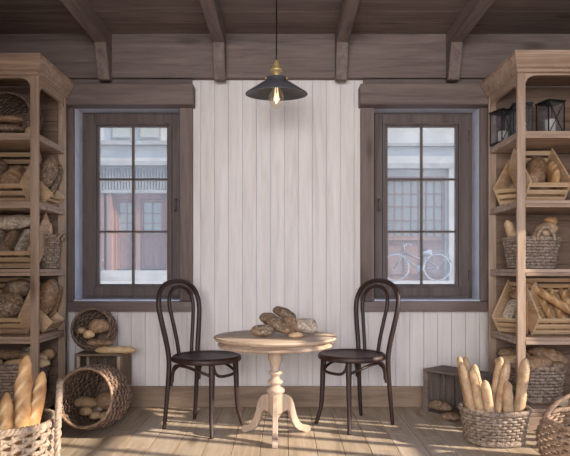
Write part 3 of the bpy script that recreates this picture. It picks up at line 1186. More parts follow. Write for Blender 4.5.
# ---- standing crate with a small basket lying on it
def slat_crate(label, loc, rz, w, d, h, t, mats, front_open=True):
    c = thing('wooden_crate', label, 'crate', loc, (0, 0, R(rz)))
    mx, mz = mats('X'), mats('Z')
    # top and bottom boards
    for nm, z in (('top_board', h - t), ('bottom_board', 0)):
        m = MB()
        k = 3
        for i in range(k):
            m.box(-w / 2, w / 2, -d / 2 + d * i / k + .002, -d / 2 + d * (i + 1) / k - .002, z, z + t)
        m.build(nm, mx, c, 0.002)
    for s in (-1, 1):
        m = MB()
        k = 3
        xs = sorted((s * w / 2, s * (w / 2 - t)))
        for i in range(k):
            m.box(xs[0], xs[1], -d / 2 + d * i / k + .004, -d / 2 + d * (i + 1) / k - .004, t + .0005, h - t - .0005)
        m.build('side_board', mz, c, 0.002)
    m = MB()
    k = 4
    for i in range(k):
        m.box(-w / 2 + t + (w - 2 * t) * i / k + .005, -w / 2 + t + (w - 2 * t) * (i + 1) / k - .005, d / 2 - t, d / 2, t + .001, h - t - .001)
    m.build('back_slats', mz, c, 0.002)
    for s in (-1, 1):
        m = MB()
        xs = sorted((s * (w / 2 - t - .0005), s * (w / 2 - t - .022)))
        for y0 in (-d / 2 + .001, d / 2 - t - .024):
            m = MB().box(xs[0], xs[1], y0, y0 + .022, t + .001, h - t - .001)
            m.build('corner_post', mats('Y') if mats is greywood else washed('Z'), c, 0.002)
    return c


slat_crate('brown slatted crate standing open below the window, a small basket lying on it', (-1.30, 4.155, 0), 0, 0.335, 0.24, 0.435, 0.016, oldcrate)
CT = 0.435
d, e_ = lying(None, -88, 14)
cS = Vector((-1.36, 4.16, CT + 0.155))
basket('small dark wicker basket lying on its side on the standing crate', cS - d * 0.10, e_, belly(0.085, 0.148, 0.133, 0.20), 11, 30, W_DARK, 1.0, 1.0, 2.0, 0.005, 0.007, (0.007, 0.005, 32))
for dims, style, mat, (u, v, Y), rz, lb, nm in (
        ((.155, .12, .12), 'seeded', C_BROWN, (100, 327, 4.08), 15, 'round seeded loaf in the small basket lying on the crate', 'bread_loaf'),
        ((.08, .07, .07), 'roll', C_PALE, (89, 335, 4.05), 30, 'pale round roll in the small basket lying on the crate', 'bread_roll'),
        ((.06, .06, .06), 'roll', C_TAN, (82, 331, 4.07), 70, 'small tan roll at the edge of the small basket lying on the crate', 'bread_roll'),
        ((.19, .075, .06), 'plain', C_BROWN, (100, 343, 4.03), 5, 'smooth brown loaf behind the baguette on the crate', 'bread_loaf')):
    p = P(u, v, Y)
    bread(nm, lb, dims, style, mat, place(p.x, p.y, p.z, rz), 'bread in the small lying basket', 'bread')
p = P(113, 348, 4.0)
bread('baguette', 'short pale baguette lying on top of the crate before the small basket', (.285, .062, .055), 'baguette', C_PALE, place(p.x, 4.062, CT + .024, 4), None, 'baguette')

# ---- grey crate on its side near the lantern shelf unit
GC = Vector((1.209, 4.072, 0))
slat_crate('dark grey slatted crate on the floor below the window, behind the baguette basket', GC, -50, 0.40, 0.25, 0.315, 0.016, greywood)
bread('bread_loaf', 'dark brown loaf lying in the mouth of the grey crate', (.21, .10, .085), 'batard', C_DARK, place(1.09, 4.085, 0.060, -50), None, 'bread')
bread('bread_roll', 'brown roll on the floor between the grey crate and the baguette basket', (.13, .075, .065), 'roll', C_BROWN, place(1.12, 3.925, 0.026, -20), None, 'bread roll')


# ------------------------------------------------------------------ tilted bread crates on the shelves
CT_V, CN_V = Vector((0, .722, .693)), Vector((0, -.693, .722))


def tilted_crate(label, loc, rz, L, s=1.0, group='tilted plywood bread crates'):
    c = thing('bread_crate', label, 'crate', loc, (0, 0, R(rz)), group)
    lo, hi = 0.173 * s, 0.381 * s

    def q(along, up):
        v = CT_V * along + CN_V * up
        return (v.y, v.z)
    th = 0.012
    for a in (-L / 2, L / 2 - th):
        m = MB().prism([q(0, 0), q(hi, 0), q(hi, lo), q(0, lo)], 'X', a, a + th)
        m.build('end_panel', plywood('Y'), c, 0.002)
    x0, x1 = -L / 2 + th + .0005, L / 2 - th - .0005
    m = MB()
    k = 3
    for i in range(k):
        u0 = lo * (i + .12) / k
        u1 = lo * (i + .66) / k
        m.prism([q(0.0, u0), q(0.011, u0), q(0.011, u1), q(0.0, u1)], 'X', x0, x1)
    m.build('front_slats', plywood('X'), c, 0.002)
    m = MB()
    for i in range(k):
        u0 = lo * (i + .12) / k
        u1 = lo * (i + .66) / k
        m.prism([q(hi - .011, u0), q(hi, u0), q(hi, u1), q(hi - .011, u1)], 'X', x0, x1)
    m.build('back_slats', plywood('X'), c, 0.002)
    m = MB()
    k = 5
    for i in range(k):
        a0 = .0115 + (hi - .023) * (i + .06) / k
        a1 = .0115 + (hi - .023) * (i + .94) / k
        m.prism([q(a0, 0), q(a1, 0), q(a1, .009), q(a0, .009)], 'X', x0, x1)
    m.build('floor_slats', plywood('X'), c, 0.002)
    c['_s'] = s
    return c, Matrix.Translation(loc) @ Matrix.Rotation(R(rz), 4, 'Z')


def in_crate(M, x, along, up, rz=0, ry=0, rx=0):
    """Frame resting on the crate's sloping floor: X along the crate, Y up the slope, Z off the slope."""
    B = Matrix((( 1, 0, 0, x), (0, CT_V.y, CN_V.y, CT_V.y * along + CN_V.y * up), (0, CT_V.z, CN_V.z, CT_V.z * along + CN_V.z * up), (0, 0, 0, 1)))
    return M @ B @ Matrix.Rotation(R(rz), 4, 'Z') @ Matrix.Rotation(R(-ry), 4, 'Y') @ Matrix.Rotation(R(rx), 4, 'X')


# dark basket shelf unit: three front crates, two crates facing the room
yC = 3.855
c1, M1 = tilted_crate('tilted crate of big dark loaves, below the top shelf with the dark basket', (-1.98, yC, 1.4625), 0, 0.56)
for x, al, up, dims, st, mt, rz, lb in (
        (-0.03, .19, .10, (.32, .20, .17), 'batard', C_DARK, 62, 'largest dark oval loaf in the upper crate under the dark basket'),
        (0.155, .15, .09, (.24, .15, .15), 'boule', C_BROWN, 80, 'brown loaf next to the end panel of the upper crate under the dark basket'),
        (-0.16, .15, .07, (.22, .14, .12), 'batard', C_BROWN, 75, 'brown oval loaf at the far end of the upper crate under the dark basket')):
    bread('bread_loaf', lb, dims, st, mt, in_crate(M1, x, al, up, rz), 'loaves in the upper crate')
c2, M2 = tilted_crate('tilted crate of stubby grey loaves, middle shelf of the unit without lanterns', (-1.928, yC, 1.0265), 0, 0.56)
for i, (x, lb) in enumerate(((-.15, 'stubby grey loaf farthest from the end panel in the middle crate'), (-.05, 'stubby grey loaf in the middle crate, second from the end panel'),
                             (.05, 'stubby grey loaf nearest the middle of the middle crate'), (.15, 'stubby grey loaf beside the end panel of the middle crate'))):
    bread('bread_loaf', lb, (.23, .092, .13), 'block', C_GREY if i % 2 else C_DARK, in_crate(M2, x + .03, .15, .085, 90), 'stubby loaves in the middle crate')
bread('bread_loaf', 'grey loaf lying across the stubby loaves in the middle crate', (.28, .10, .10), 'plain', C_GREY, in_crate(M2, .10, .24, .20, 6), 'stubby loaves in the middle crate')
c3, M3 = tilted_crate('tilted crate of seeded loaves, lowest crate of the unit without lanterns', (-1.975, yC, 0.5925), 0, 0.53)
for x, al, up, dims, st, mt, rz, lb in (
        (0.11, .15, .10, (.24, .21, .18), 'seeded', C_SEED, 30, 'big seeded round loaf at the front of the lowest crate'),
        (-0.10, .13, .08, (.18, .17, .13), 'seeded', C_SEED, 70, 'second seeded loaf, farther from the end panel of the lowest crate'),
        (0.13, .31, .11, (.20, .14, .15), 'boule', C_DARK, 20, 'dark round loaf behind the seeded ones in the lowest crate')):
    bread('bread_loaf', lb, dims, st, mt, in_crate(M3, x, al, up, rz), 'loaves in the lowest crate')

SC = 0.60
cs1, N1 = tilted_crate('small crate facing the room, upper shelf of the unit with the dark basket', (-1.64, 4.03, 1.4625), 90, 0.22, SC)
bread('bread_loaf', 'big dark braided loaf standing in the small upper crate that faces the room', (.27, .135, .13), 'braided', C_DARK, between((-1.70, 3.99, 1.555), (-1.605, 4.03, 1.81)), 'braided loaves standing in small crates')
bread('bread_loaf', 'slim dark loaf behind the braided loaf in the small upper crate', (.23, .06, .06), 'plain', C_DARK, between((-1.66, 4.10, 1.54), (-1.585, 4.10, 1.77)))
cs2, N2 = tilted_crate('small crate facing the room, lower shelf of the unit with the dark basket', (-1.64, 4.03, 0.5925), 90, 0.22, SC)
bread('bread_loaf', 'big brown braided loaf standing in the small lower crate that faces the room', (.29, .14, .14), 'braided', C_BROWN, between((-1.70, 3.99, .685), (-1.605, 4.03, .955)), 'braided loaves standing in small crates')
bread('bread_loaf', 'slim brown loaf behind the braided loaf in the small lower crate', (.24, .06, .06), 'plain', C_BROWN, between((-1.66, 4.10, .68), (-1.585, 4.10, .92)))

# small grey basket on the middle shelf
tb = basket('small grey wicker basket on the middle shelf, beside the crate of stubby loaves', (-1.685, 4.05, 1.0265), (0, 0, 0), lin(0.088, 0.104, 0.225), 13, 24, W_GREY, 1.0, 0.85, 2.6, 0.005, 0.004, (0.007, 0.005, 22))
hp = [(0.106 + .03 * math.sin(PI * i / 12), -.045 * math.cos(PI * i / 12), .205 + .05 * math.sin(PI * i / 12)) for i in range(13)]
twist_mb(hp, .006, .006, 9).build('handle', W_PALE, tb)
bread('baguette', 'short baguette tip standing out of the small grey basket', (.31, .05, .05), 'plain', C_TAN, between((-1.69, 4.06, 1.045), (-1.645, 4.07, 1.345)), None, 'baguette')

# top shelf: dark basket on its side, loaf stack
d, e_ = lying(None, -95, 5)
basket('dark wicker basket lying on the top shelf behind dim loaves', Vector((-1.885, 4.04, 1.9005 + .165)) - d * .12, e_, belly(.10, .157, .145, .24), 13, 30, W_DARK, 1.25, 1.0, 2.0, .005, .005, (.007, .005, 30))
bread('bread_loaf', 'dark flat loaf at the bottom of the stack on the top shelf', (.36, .13, .075), 'plain', C_DARK, place(-1.90, 3.80, 1.9405, 3), 'loaves on the top shelf', 'bread')
bread('bread_loaf', 'tan flat loaf on top of the stack on the top shelf', (.33, .12, .06), 'plain', C_BROWN, place(-1.88, 3.81, 2.004, -4), 'loaves on the top shelf', 'bread')
bread('bread_roll', 'small yellowish roll beside the post on the top shelf', (.07, .07, .07), 'roll', C_PALE, place(-1.695, 3.86, 1.934, 20), None, 'bread roll')

# bottom basket with rolls
bb1 = basket('wide striped wicker basket of rolls on the bottom shelf behind the pale rope basket', (-1.925, 3.957, 0.141), (0, 0, 0), lin(0.245, 0.275, 0.245), 12, 40, W_GREY, 1.0, 0.72, 4.0, 0.0045, 0.0065, (0.012, 0.008, 40))
for x, y, z, dims, st, mt, rz, lb in (
        (-1.70, 3.82, .40, (.30, .085, .08), 'plain', C_TAN, 6, 'long tan roll across the front of the striped basket, below the small rolls'),
        (-1.98, 3.83, .395, (.22, .10, .08), 'plain', C_TAN, 30, 'tan roll at the front of the striped basket, farther from the room'),
        (-1.93, 3.98, .435, (.40, .09, .085), 'plain', C_BROWN, -4, 'long brown loaf lying across the middle of the striped basket'),
        (-1.74, 3.98, .42, (.14, .10, .09), 'boule', C_TAN, 20, 'round tan roll in the middle of the striped basket'),
        (-1.655, 3.92, .415, (.10, .085, .08), 'roll', C_PALE, 50, 'pale small roll at the room end of the striped basket'),
        (-1.66, 4.06, .425, (.12, .09, .085), 'roll', C_PALE, 80, 'pale round roll at the wall corner of the striped basket'),
        (-1.80, 4.09, .44, (.12, .10, .09), 'roll', C_GREY, 0, 'grey roll at the back of the striped basket')):
    bread('bread_roll', lb, dims, st, mt, place(x, y, z, rz), 'rolls in the striped basket', 'bread roll')

# lantern shelf unit
c4, M4 = tilted_crate('tilted crate with two oval loaves, on the shelf just below the lanterns', (1.695, yC - .05, 1.4625), 0, 0.27)
bread('bread_loaf', 'big brown oval loaf leaning in the crate below the lanterns', (.31, .135, .15), 'plain', C_BROWN, in_crate(M4, -.025, .19, .11, 68), 'loaves below the lanterns')
bread('bread_loaf', 'sliced-looking golden loaf at the far side of the crate below the lanterns', (.27, .07, .15), 'batard', C_GOLD, in_crate(M4, .083, .17, .10, 85), 'loaves below the lanterns')
bread('bread_loaf', 'dark loaf tucked beside the end panel of the crate below the lanterns', (.20, .06, .07), 'plain', C_DARK, in_crate(M4, -.095, .15, .05, 88), 'loaves below the lanterns')
c5, M5 = tilted_crate('tilted crate full of golden baguettes on the shelf of the lantern unit', (1.80, yC - .05, 0.5925), 0, 0.37)
for x, al, up, dims, rz, lb in (
        (-.115, .185, .04, (.37, .052, .05), 90, 'golden baguette beside the end panel of the tilted crate'),
        (-.035, .195, .04, (.40, .052, .05), 91, 'second golden baguette from the end panel, under the crossing one'),
        (.045, .205, .04, (.41, .052, .05), 88, 'golden baguette in the middle of the tilted crate'),
        (.125, .195, .04, (.39, .052, .05), 90, 'golden baguette farthest from the end panel in the tilted crate'),
        (0.0, .195, .11, (.45, .058, .054), 130, 'golden slashed baguette lying across the others in the tilted crate')):
    bread('baguette', lb, dims, 'baguette', C_GOLD, in_crate(M5, x, al + .01, up, rz), 'baguettes in the tilted crate', 'baguette')
cs3, N3 = tilted_crate('small crate facing the room, on the shelf just below the lanterns', (1.545, 3.925, 1.4625), -45, 0.19, .86)
bread('bread_roll', 'grey floury roll in the small crate below the lanterns', (.12, .08, .07), 'roll', C_GREY, in_crate(N3, 0.01, .12, .045, 20), None, 'bread roll')
cs4, N4 = tilted_crate('small crate facing the room with lattice loaves, beside the crate of baguettes', (1.54, 3.92, 0.5925), -45, 0.20, .92)
bread('bread_loaf', 'grey lattice-cut loaf by the outer end of the small crate', (.20, .085, .08), 'lattice', C_GREY, in_crate(N4, -.048, .15, .06, 90), 'lattice loaves in the small crate')
bread('bread_loaf', 'grey lattice-cut loaf beside the post in the small crate', (.20, .085, .08), 'lattice', C_GREY, in_crate(N4, .045, .15, .06, 88), 'lattice loaves in the small crate')
bread('bread_loaf', 'brown loaf lying across the tops of the lattice loaves', (.16, .075, .07), 'plain', C_BROWN, in_crate(N4, 0, .27, .10, 5))

# basket of mixed bread
mbk = basket('grey wicker basket of mixed bread on the middle shelf of the lantern unit', (1.655, 3.90, 1.0265), (0, 0, 0), lin(0.138, 0.172, 0.20), 10, 32, W_GREY, 1.0, 0.85, 2.6, 0.004, 0.006, (0.007, 0.0055, 30))
hp = [(0.03 + .055 * math.cos(PI * i / 14), -.158, .185 + .085 * math.sin(PI * i / 14)) for i in range(15)]
twist_mb(hp, .005, .006, 12).build('handle', W_PALE, mbk)
bread('baguette', 'tan baguette leaning out of the mixed bread basket', (.33, .062, .06), 'stick', C_TAN, between((1.60, 3.90, 1.05), (1.475, 3.86, 1.35)), None, 'baguette')
bread('bread_loaf', 'dark loaf standing in the middle of the mixed bread basket', (.26, .085, .08), 'plain', C_DARK, between((1.645, 3.95, 1.05), (1.635, 3.97, 1.30)))
bread('bread_loaf', 'round braided golden loaf on the mixed bread basket', (.155, .13, .12), 'braided', C_TAN, place(1.745, 3.87, 1.275, 20, 25))
bread('bread_roll', 'small golden roll topping the round braided loaf', (.09, .075, .07), 'roll', C_GOLD, place(1.79, 3.91, 1.345, -20), None, 'bread roll')
bread('bread_roll', 'brown roll behind the handle in the mixed bread basket', (.12, .09, .08), 'roll', C_BROWN, place(1.655, 3.82, 1.235, 70), None, 'bread roll')

# bottom shelf basket
basket('grey wicker basket of brown loaves on the bottom shelf of the lantern unit', (1.69, 3.945, 0.141), (0, 0, 0), lin(0.155, 0.182, 0.235), 11, 34, W_GREY, 1.0, 0.95, 2.8, 0.0045, 0.0065, (0.011, 0.008, 32))
for x, y, z, dims, st, mt, rz, ry, lb in (
        (1.665, 3.83, .395, (.25, .13, .12), 'batard', C_BROWN, 15, 0, 'scored brown loaf at the front of the bottom shelf basket'),
        (1.765, 3.89, .44, (.26, .12, .11), 'batard', C_BROWN, -30, -14, 'scored brown loaf sloping over the rim of the bottom shelf basket'),
        (1.79, 3.80, .39, (.10, .08, .07), 'roll', C_DARK, -20, 0, 'dark roll in the front corner of the bottom shelf basket'),
        (1.52, 3.93, .40, (.20, .09, .085), 'plain', C_TAN, -10, 6, 'tan loaf at the window end of the bottom shelf basket'),
        (1.575, 4.02, .44, (.20, .09, .08), 'plain', C_BROWN, 5, 0, 'dim loaf at the back of the bottom shelf basket'),
        (1.70, 4.04, .43, (.16, .10, .09), 'boule', C_BROWN, 30, 0, 'round brown loaf at the back of the bottom shelf basket')):
    bread('bread_loaf', lb, dims, st, mt, place(x, y, z, rz, ry), 'loaves in the bottom shelf basket')
bread('bread_roll', 'dark floury roll on the bottom shelf edge, in front of the basket', (.11, .085, .08), 'roll', C_GREY, place(1.775, 3.715, .172, 10), None, 'bread roll')
bread('bread_roll', 'golden roll on the bottom shelf edge beside the dark floury roll', (.10, .08, .07), 'roll', C_GOLD, place(1.845, 3.685, .168, 20), None, 'bread roll')

# round rush basket in the front corner
rb = basket('round tan woven rush basket on the floor in front of the lantern shelf unit', (1.555, 2.83, 0), (0, 0, 0), belly(0.22, 0.298, 0.262, 0.275), 17, 44, W_TAN, 1.0, 1.0, 2.0, 0.006, 0.0045, (0.008, 0.0065, 40), True, 0.2, 4)
hp = [(-.262 * math.cos(PI * i / 20), .05, .27 + .15 * math.sin(PI * i / 20) ** 1.1) for i in range(21)]
twist_mb(hp, .006, .007, 40).build('handle', W_TAN, rb)


# ------------------------------------------------------------------ lanterns on the top shelf
def make_lantern(w, h):
    t = thing('lantern', 'lantern', 'lantern', group='black lanterns on the top shelf')
    b = 0.003
    m = MB()
    m.box(-w / 2, w / 2, -w / 2, w / 2, 0, 0.014)
    for sx_ in (-1, 1):
        for sy_ in (-1, 1):
            m.box(sx_ * (w / 2 - b) - b, sx_ * (w / 2 - b) + b, sy_ * (w / 2 - b) - b, sy_ * (w / 2 - b) + b, 0.014, h)
    m.box(-w / 2 - .004, w / 2 + .004, -w / 2 - .004, w / 2 + .004, h, h + .012)
    m.build('frame', M_BLACK, t)
    m = MB()
    for a, bq in (((-w / 2 + .01, -w / 2 + .002, .02), (w / 2 - .01, -w / 2 + .002, h - .01)), ((w / 2 - .01, -w / 2 + .002, .02), (-w / 2 + .01, -w / 2 + .002, h - .01))):
        m.bar(a, bq, .004, .004, (0, 1, 0))
    m.build('cross_bars', M_BLACK, t)
    for ax in (0, 1, 2, 3):
        m = MB().box(-w / 2 + .012, w / 2 - .012, -w / 2 + .006, -w / 2 + .008, .016, h - .001)
        m.xform(Matrix.Rotation(PI / 2 * ax, 4, 'Z'))
        m.build('pane', G_LANT, t)
    m = MB().tube([(math.cos(PI * i / 10) * w * .3, 0, h + .012 + math.sin(PI * i / 10) * w * .14) for i in range(11)], .0035, 6)
    m.build('handle', M_BLACK, t)
    return t


def candle(loc, r, h, lb):
    t = thing('candle', lb, 'candle', loc, group='candles in the lanterns')
    MB().lathe([(0, 0), (r, 0), (r, h - .006), (r * .9, h), (r * .3, h - .004), (0, h - .006)], 20).build('wax', M_WAX, t)
    MB().tube([(0, 0, h - .006), (.001, 0, h + .012)], .0015, 5).build('wick', M_BLACK, t)


ln = make_lantern(0.125, 0.225)
for i, (o, x, y, rz, lb) in enumerate(((ln, 1.765, 3.86, 14, 'bright glass lantern with a tall candle, farthest from the window'),
                                       (None, 1.60, 3.93, -12, 'black lantern in the middle of the top shelf, just beyond the post'),
                                       (None, 1.535, 4.085, 20, 'black lantern nearest the window, seen through the open shelf side'))):
    c = o or copy_tree(ln)
    c.location = (x, y, 1.9005)
    c.rotation_euler = (0, 0, R(rz))
    c['label'] = lb
for x, y, h, lb in ((1.765, 3.86, .105, 'tall white candle in the bright lantern farthest from the window'), (1.60, 3.93, .10, 'white candle in the middle lantern'), (1.535, 4.085, .08, 'white candle in the lantern nearest the window')):
    candle((x, y, 1.9152), .033, h, lb)

# ------------------------------------------------------------------ pendant lamp
LX, LY, LZ = (276.5 - 285) * 3.55 / F, 3.55, 2.094
lamp = thing('pendant_lamp', 'dark metal cone pendant lamp with brass socket hanging over the table', 'lamp', (LX, LY, LZ), (R(5), 0, 0))
rs = 0.188
pr = [(rs + .002, 0.0), (rs + .001, .006), (.075, .078), (.060, .084), (.060, .102), (.055, .105), (.018, .106)]
inner = [(a - .0025, b - .0025) for a, b in reversed(pr)]
inner[-1] = (rs - .001, 0.0)
MB().lathe(pr + inner + [pr[0]], 56).build('lamp_shade', M_SHADE, lamp)
MB().lathe([(0, .104), (.022, .104), (.024, .112), (.024, .135), (.037, .139), (.039, .149), (.034, .157), (.026, .16), (.024, .175), (.014, .19), (.010, .205), (0, .207)], 28).build('socket', M_BRASS, lamp)
m = MB()
for s in (-1, 1):
    m.tube([(s * .055, 0, .098), (s * .070, 0, .098)], .006, 8)
m.build('thumb_screws', M_BRASS, lamp)
M_back = Matrix.Rotation(R(-5), 4, 'X')
top = M_back @ Vector((0, 0, ZC - LZ - .012))
MB().tube([(0, 0, .2), (0, 0.001, .24), tuple(top)], .004, 8).build('cord', M_BLACK, lamp)
bulb = MB().lathe([(.014, .085), (.016, .06), (.024, .035), (.040, .005), (.048, -.022), (.046, -.047), (.034, -.07), (.016, -.083), (0.0005, -.086)], 32).build('bulb', G_BULB, lamp)
m = MB()
for i in range(6):
    a = PI * i / 3
    m.tube([(.006 * math.cos(a), .006 * math.sin(a), .05), (.016 * math.cos(a), .016 * math.sin(a), -.035)], .0012, 5)
m.build('filament', M_FIL, bulb)
MB().lathe([(0, .085), (.012, .085), (.012, .055), (.006, .05), (0, .05)], 14).build('bulb_stem', M_WAX, bulb)
MB().lathe([(0, ZC - LZ - .002), (.05, ZC - LZ - .002), (.045, ZC - LZ - .02), (0, ZC - LZ - .03)], 24).xform(M_back).build('ceiling_cap', M_BLACK, lamp)

# ------------------------------------------------------------------ table
TX, TY, TZ = -0.058, 3.55, 0.62
tab = thing('pedestal_table', 'round whitewashed wooden pedestal table between the two dark chairs', 'table', (TX, TY, 0))
MB().lathe([(0, .592), (.352, .592), (.366, .597), (.376, .607), (.378, .612), (.372, .618), (.362, .6195), (.36, .6185), (.348, .6185), (.346, .62), (0, .62)], 72).build('table_top', washed('X'), tab)
MB().lathe([(0, .556), (.343, .556), (.352, .562), (.353, .572), (.346, .578), (.336, .580), (.335, .5915), (0, .5915)], 72).build('apron_ring', washed('X'), tab)
MB().lathe([(0, .5555), (.046, .5555), (.046, .552), (.036, .55), (.034, .54), (.040, .525), (.046, .50), (.045, .48), (.035, .455), (.026, .437), (.0245, .42), (.026, .408), (.034, .403), (.043, .395), (.044, .388), (.034, .382),
            (.025, .372), (.024, .362), (.030, .352), (.044, .346), (.048, .338), (.046, .33), (.034, .322), (.030, .312), (.036, .305), (.052, .298), (.058, .288), (.057, .276), (.046, .268), (.044, .262), (.044, .150),
            (.038, .143), (.028, .14), (.030, .132), (.024, .12), (.012, .112), (0, .11)], 40).build('column', washed('Z'), tab)
for i in range(3):
    a = -90 + 120 * i
    top_e = [(.030, .258), (.060, .258), (.088, .248), (.110, .225), (.124, .19), (.134, .15), (.148, .105), (.168, .07), (.195, .05), (.222, .045), (.238, .038), (.245, .022), (.242, .006), (.234, 0.0)]
    bot_e = [(.205, 0.0), (.196, .008), (.182, .014), (.158, .022), (.132, .045), (.112, .08), (.100, .115), (.090, .145), (.076, .158), (.058, .15), (.030, .150)]
    m = MB().prism(top_e + bot_e, 'Y', -.0165, .0165)
    m.xform(Matrix.Rotation(R(a), 4, 'Z'))
    m.build('leg', washed('Z'), tab, 0.004)

GT = 'loaves heaped on the pedestal table'
for dims, st, mt, M, lb in (
        ((.145, .12, .082), 'seeded', C_SEED, place(-.135, 3.46, TZ + .034, 10), 'round seeded loaf set a little apart on the table'),
        ((.23, .11, .095), 'plain', C_DARK, place(-.065, 3.565, TZ + .072, -38, -22), 'big brown loaf leaning next to the round seeded loaf on the table'),
        ((.17, .085, .08), 'plain', C_DARK, place(-.005, 3.65, TZ + .122, -28, -20), 'brown loaf topping the heap on the table'),
        ((.18, .095, .085), 'batard', C_BROWN, place(.045, 3.55, TZ + .066, -38, -22), 'scored brown loaf in the middle of the heap on the table'),
        ((.14, .11, .11), 'block', C_GREY, place(.122, 3.55, TZ + .050, 25, 0), 'floury pale-topped loaf at the sunny end of the heap'),
        ((.11, .06, .06), 'roll', C_BROWN, place(.022, 3.465, TZ + .045, 50, 12), 'small brown roll propped at the front of the heap'),
        ((.09, .055, .04), 'roll', C_PALE, place(.065, 3.41, TZ + .016, 8), 'small pale roll lying nearest the table edge')):
    bread('bread_roll' if st == 'roll' else 'bread_loaf', lb, dims, st, mt, M, GT, 'bread')


# ------------------------------------------------------------------ bentwood chairs
def smooth_path(pts, n=6, closed=False):
    pts = [Vector(p) for p in pts]
    out = []
    m = len(pts)
    rng = m if closed else m - 1
    for i in range(rng):
        if closed:
            p0, p1, p2, p3 = pts[i - 1], pts[i], pts[(i + 1) % m], pts[(i + 2) % m]
        else:
            p0, p1, p2, p3 = pts[max(i - 1, 0)], pts[i], pts[i + 1], pts[min(i + 2, m - 1)]
        for k in range(n):
            t = k / n
            out.append(0.5 * ((2 * p1) + (p2 - p0) * t + (2 * p0 - 5 * p1 + 4 * p2 - p3) * t * t + (3 * p1 - p0 - 3 * p2 + p3) * t ** 3))
    if not closed:
        out.append(pts[-1])
    return out


def make_chair():
    c = thing('bentwood_chair', 'chair', 'chair', group='dark bentwood chairs at the table')
    sr = 0.222
    MB().lathe([(0, .436), (.19, .436), (.212, .437), (sr, .443), (sr + .002, .455), (sr - .002, .468), (.212, .474), (.200, .4745), (.196, .470), (.10, .467), (0, .466)], 64).build('seat', M_BENT, c)
    # back hoop with the rear legs in one bend
    half = [(-.225, .150, 0), (-.213, .148, .12), (-.200, .143, .28), (-.193, .140, .42), (-.197, .150, .52), (-.208, .175, .64), (-.222, .197, .76), (-.234, .190, .84), (-.245, .150, .905), (-.250, .08, .938)]
    pts = half + [(-.251, 0, .948)] + [(x_, -y_, z_) for x_, y_, z_ in reversed(half)]
    path = smooth_path(pts, 5)
    rad = [0.0125 + 0.004 * min(1, p.z / .4) for p in path]
    MB().tube(path, rad, 10).build('back_hoop', M_BENT, c)
    half = [(-.178, .062, .468), (-.184, .075, .56), (-.196, .098, .68), (-.208, .116, .78), (-.218, .108, .845), (-.226, .07, .893)]
    pts = half + [(-.228, 0, .91)] + [(x_, -y_, z_) for x_, y_, z_ in reversed(half)]
    MB().tube(smooth_path(pts, 5), 0.0125, 10).build('inner_hoop', M_BENT, c)
    for s in (-1, 1):
        pth = smooth_path([(.138, s * .122, .437), (.142, s * .126, .36), (.144, s * .130, .24), (.148, s * .138, .12), (.160, s * .152, .05), (.172, s * .163, 0.0)], 5)
        MB().tube(pth, [.0195 - .007 * (1 - p.z / .437) for p in pth], 10).build('leg', M_BENT, c)
    # bent braces under the seat, leg to leg
    fl_, fr = Vector((.142, .127, .37)), Vector((.142, -.127, .37))
    bl, br = Vector((-.190, .139, .33)), Vector((-.190, -.139, .33))
    MB().tube(smooth_path([fl_ + Vector((0, -.016, .055)), fl_ + Vector((.01, -.02, .02)), fl_ + Vector((.022, -.05, -.008)), Vector((.172, 0, .357)), fr + Vector((.022, .05, -.008)), fr + Vector((.01, .02, .02)), fr + Vector((0, .016, .055))], 6), .0095, 8).build('brace', M_BENT, c)
    for a, b in ((bl, fl_), (br, fr)):
        s = 1 if a.y > 0 else -1
        MB().tube(smooth_path([a + Vector((.014, 0, -.05)), a + Vector((.026, s * -.002, .03)), a + Vector((.06, s * .012, .082)), Vector((-.03, s * .155, .413)), Vector((.06, s * .150, .392)), b + Vector((-.018, 0, .0))], 6), .0095, 8).build('brace', M_BENT, c)
    MB().tube(smooth_path([bl + Vector((.012, -.012, -.03)), bl + Vector((.02, -.025, .05)), Vector((-.165, 0, .41)), br + Vector((.02, .025, .05)), br + Vector((.012, .012, -.03))], 6), .0095, 8).build('brace', M_BENT, c)
    return c


ch1 = make_chair()
ch1.location = (-.505, 3.735, 0)
ch1.rotation_euler = (0, 0, R(-31))
ch1['label'] = 'dark bentwood chair on the crate side of the table, nearer the lying floor basket'
ch2 = copy_tree(ch1)
ch2.location = (.44, 3.82, 0)
ch2.rotation_euler = (0, 0, R(216))
ch2['label'] = 'dark bentwood chair between the table and the grey crate'

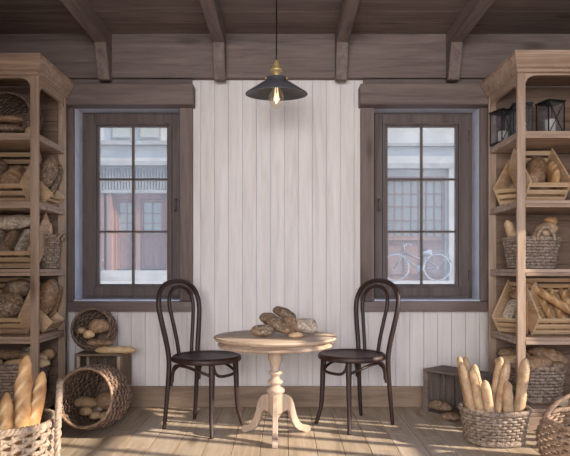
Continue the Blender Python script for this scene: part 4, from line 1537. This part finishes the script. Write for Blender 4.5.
# ------------------------------------------------------------------ light
w = bpy.data.worlds.new('sky')
scene.world = w
w.use_nodes = True
nt = w.node_tree
bg = nt.nodes['Background']
tc = nt.nodes.new('ShaderNodeTexCoord')
sep = nt.nodes.new('ShaderNodeSeparateXYZ')
nt.links.new(tc.outputs['Generated'], sep.inputs[0])
cr = ramp(nt, sep.outputs['Z'], [(0.0, (0.70, 0.81, 1.0, 1)), (0.6, (0.40, 0.58, 1.0, 1))])
nt.links.new(cr, bg.inputs[0])
bg.inputs[1].default_value = 2.6

sun = bpy.data.lights.new('low_sun', 'SUN')
sun.energy = 8.8
sun.color = (1.0, 0.88, 0.71)
sun.angle = R(0.9)
so = bpy.data.objects.new('low_sun', sun)
COL.objects.link(so)
sd = Vector((-.95, .27, -.48)).normalized()
so.rotation_euler = sd.to_track_quat('-Z', 'Y').to_euler()
so.location = (6, -1, 3)

al = bpy.data.lights.new('front_fill_light', 'AREA')  # added fill lamp behind the camera, brightens the room from the front
al.shape = 'RECTANGLE'
al.size, al.size_y = 2.7, 1.5
al.energy = 215
al.color = (1.0, 0.985, 0.975)
ao = bpy.data.objects.new('front_fill_light', al)
COL.objects.link(ao)
ao.location = (-0.6, YF - 0.02, 1.72)
ao.rotation_euler = (R(90), 0, 0)

pl = bpy.data.lights.new('bulb_light', 'POINT')
pl.energy = 0.25
pl.color = (1.0, 0.78, 0.5)
pl.shadow_soft_size = 0.02
po = bpy.data.objects.new('bulb_light', pl)
COL.objects.link(po)
po.location = (LX, LY, LZ - .03)

# ------------------------------------------------------------------ camera
cam = bpy.data.cameras.new('camera')
cam.sensor_width = 36
cam.lens = F / 570 * 36
cam.shift_y = 42 / 570
cam.clip_end = 200
co = bpy.data.objects.new('camera', cam)
COL.objects.link(co)
co.location = (0, 0, CZ)
co.rotation_euler = (R(90), 0, 0)
scene.camera = co

vs_ = scene.view_settings
vs_.view_transform = 'Standard'
vs_.look = 'None'
vs_.gamma = 1
vs_.exposure = 0.0
vs_.use_curve_mapping = False
scene.cycles.use_denoising = True
scene.cycles.max_bounces = 8
scene.cycles.transparent_max_bounces = 16
scene.cycles.sample_clamp_indirect = 4
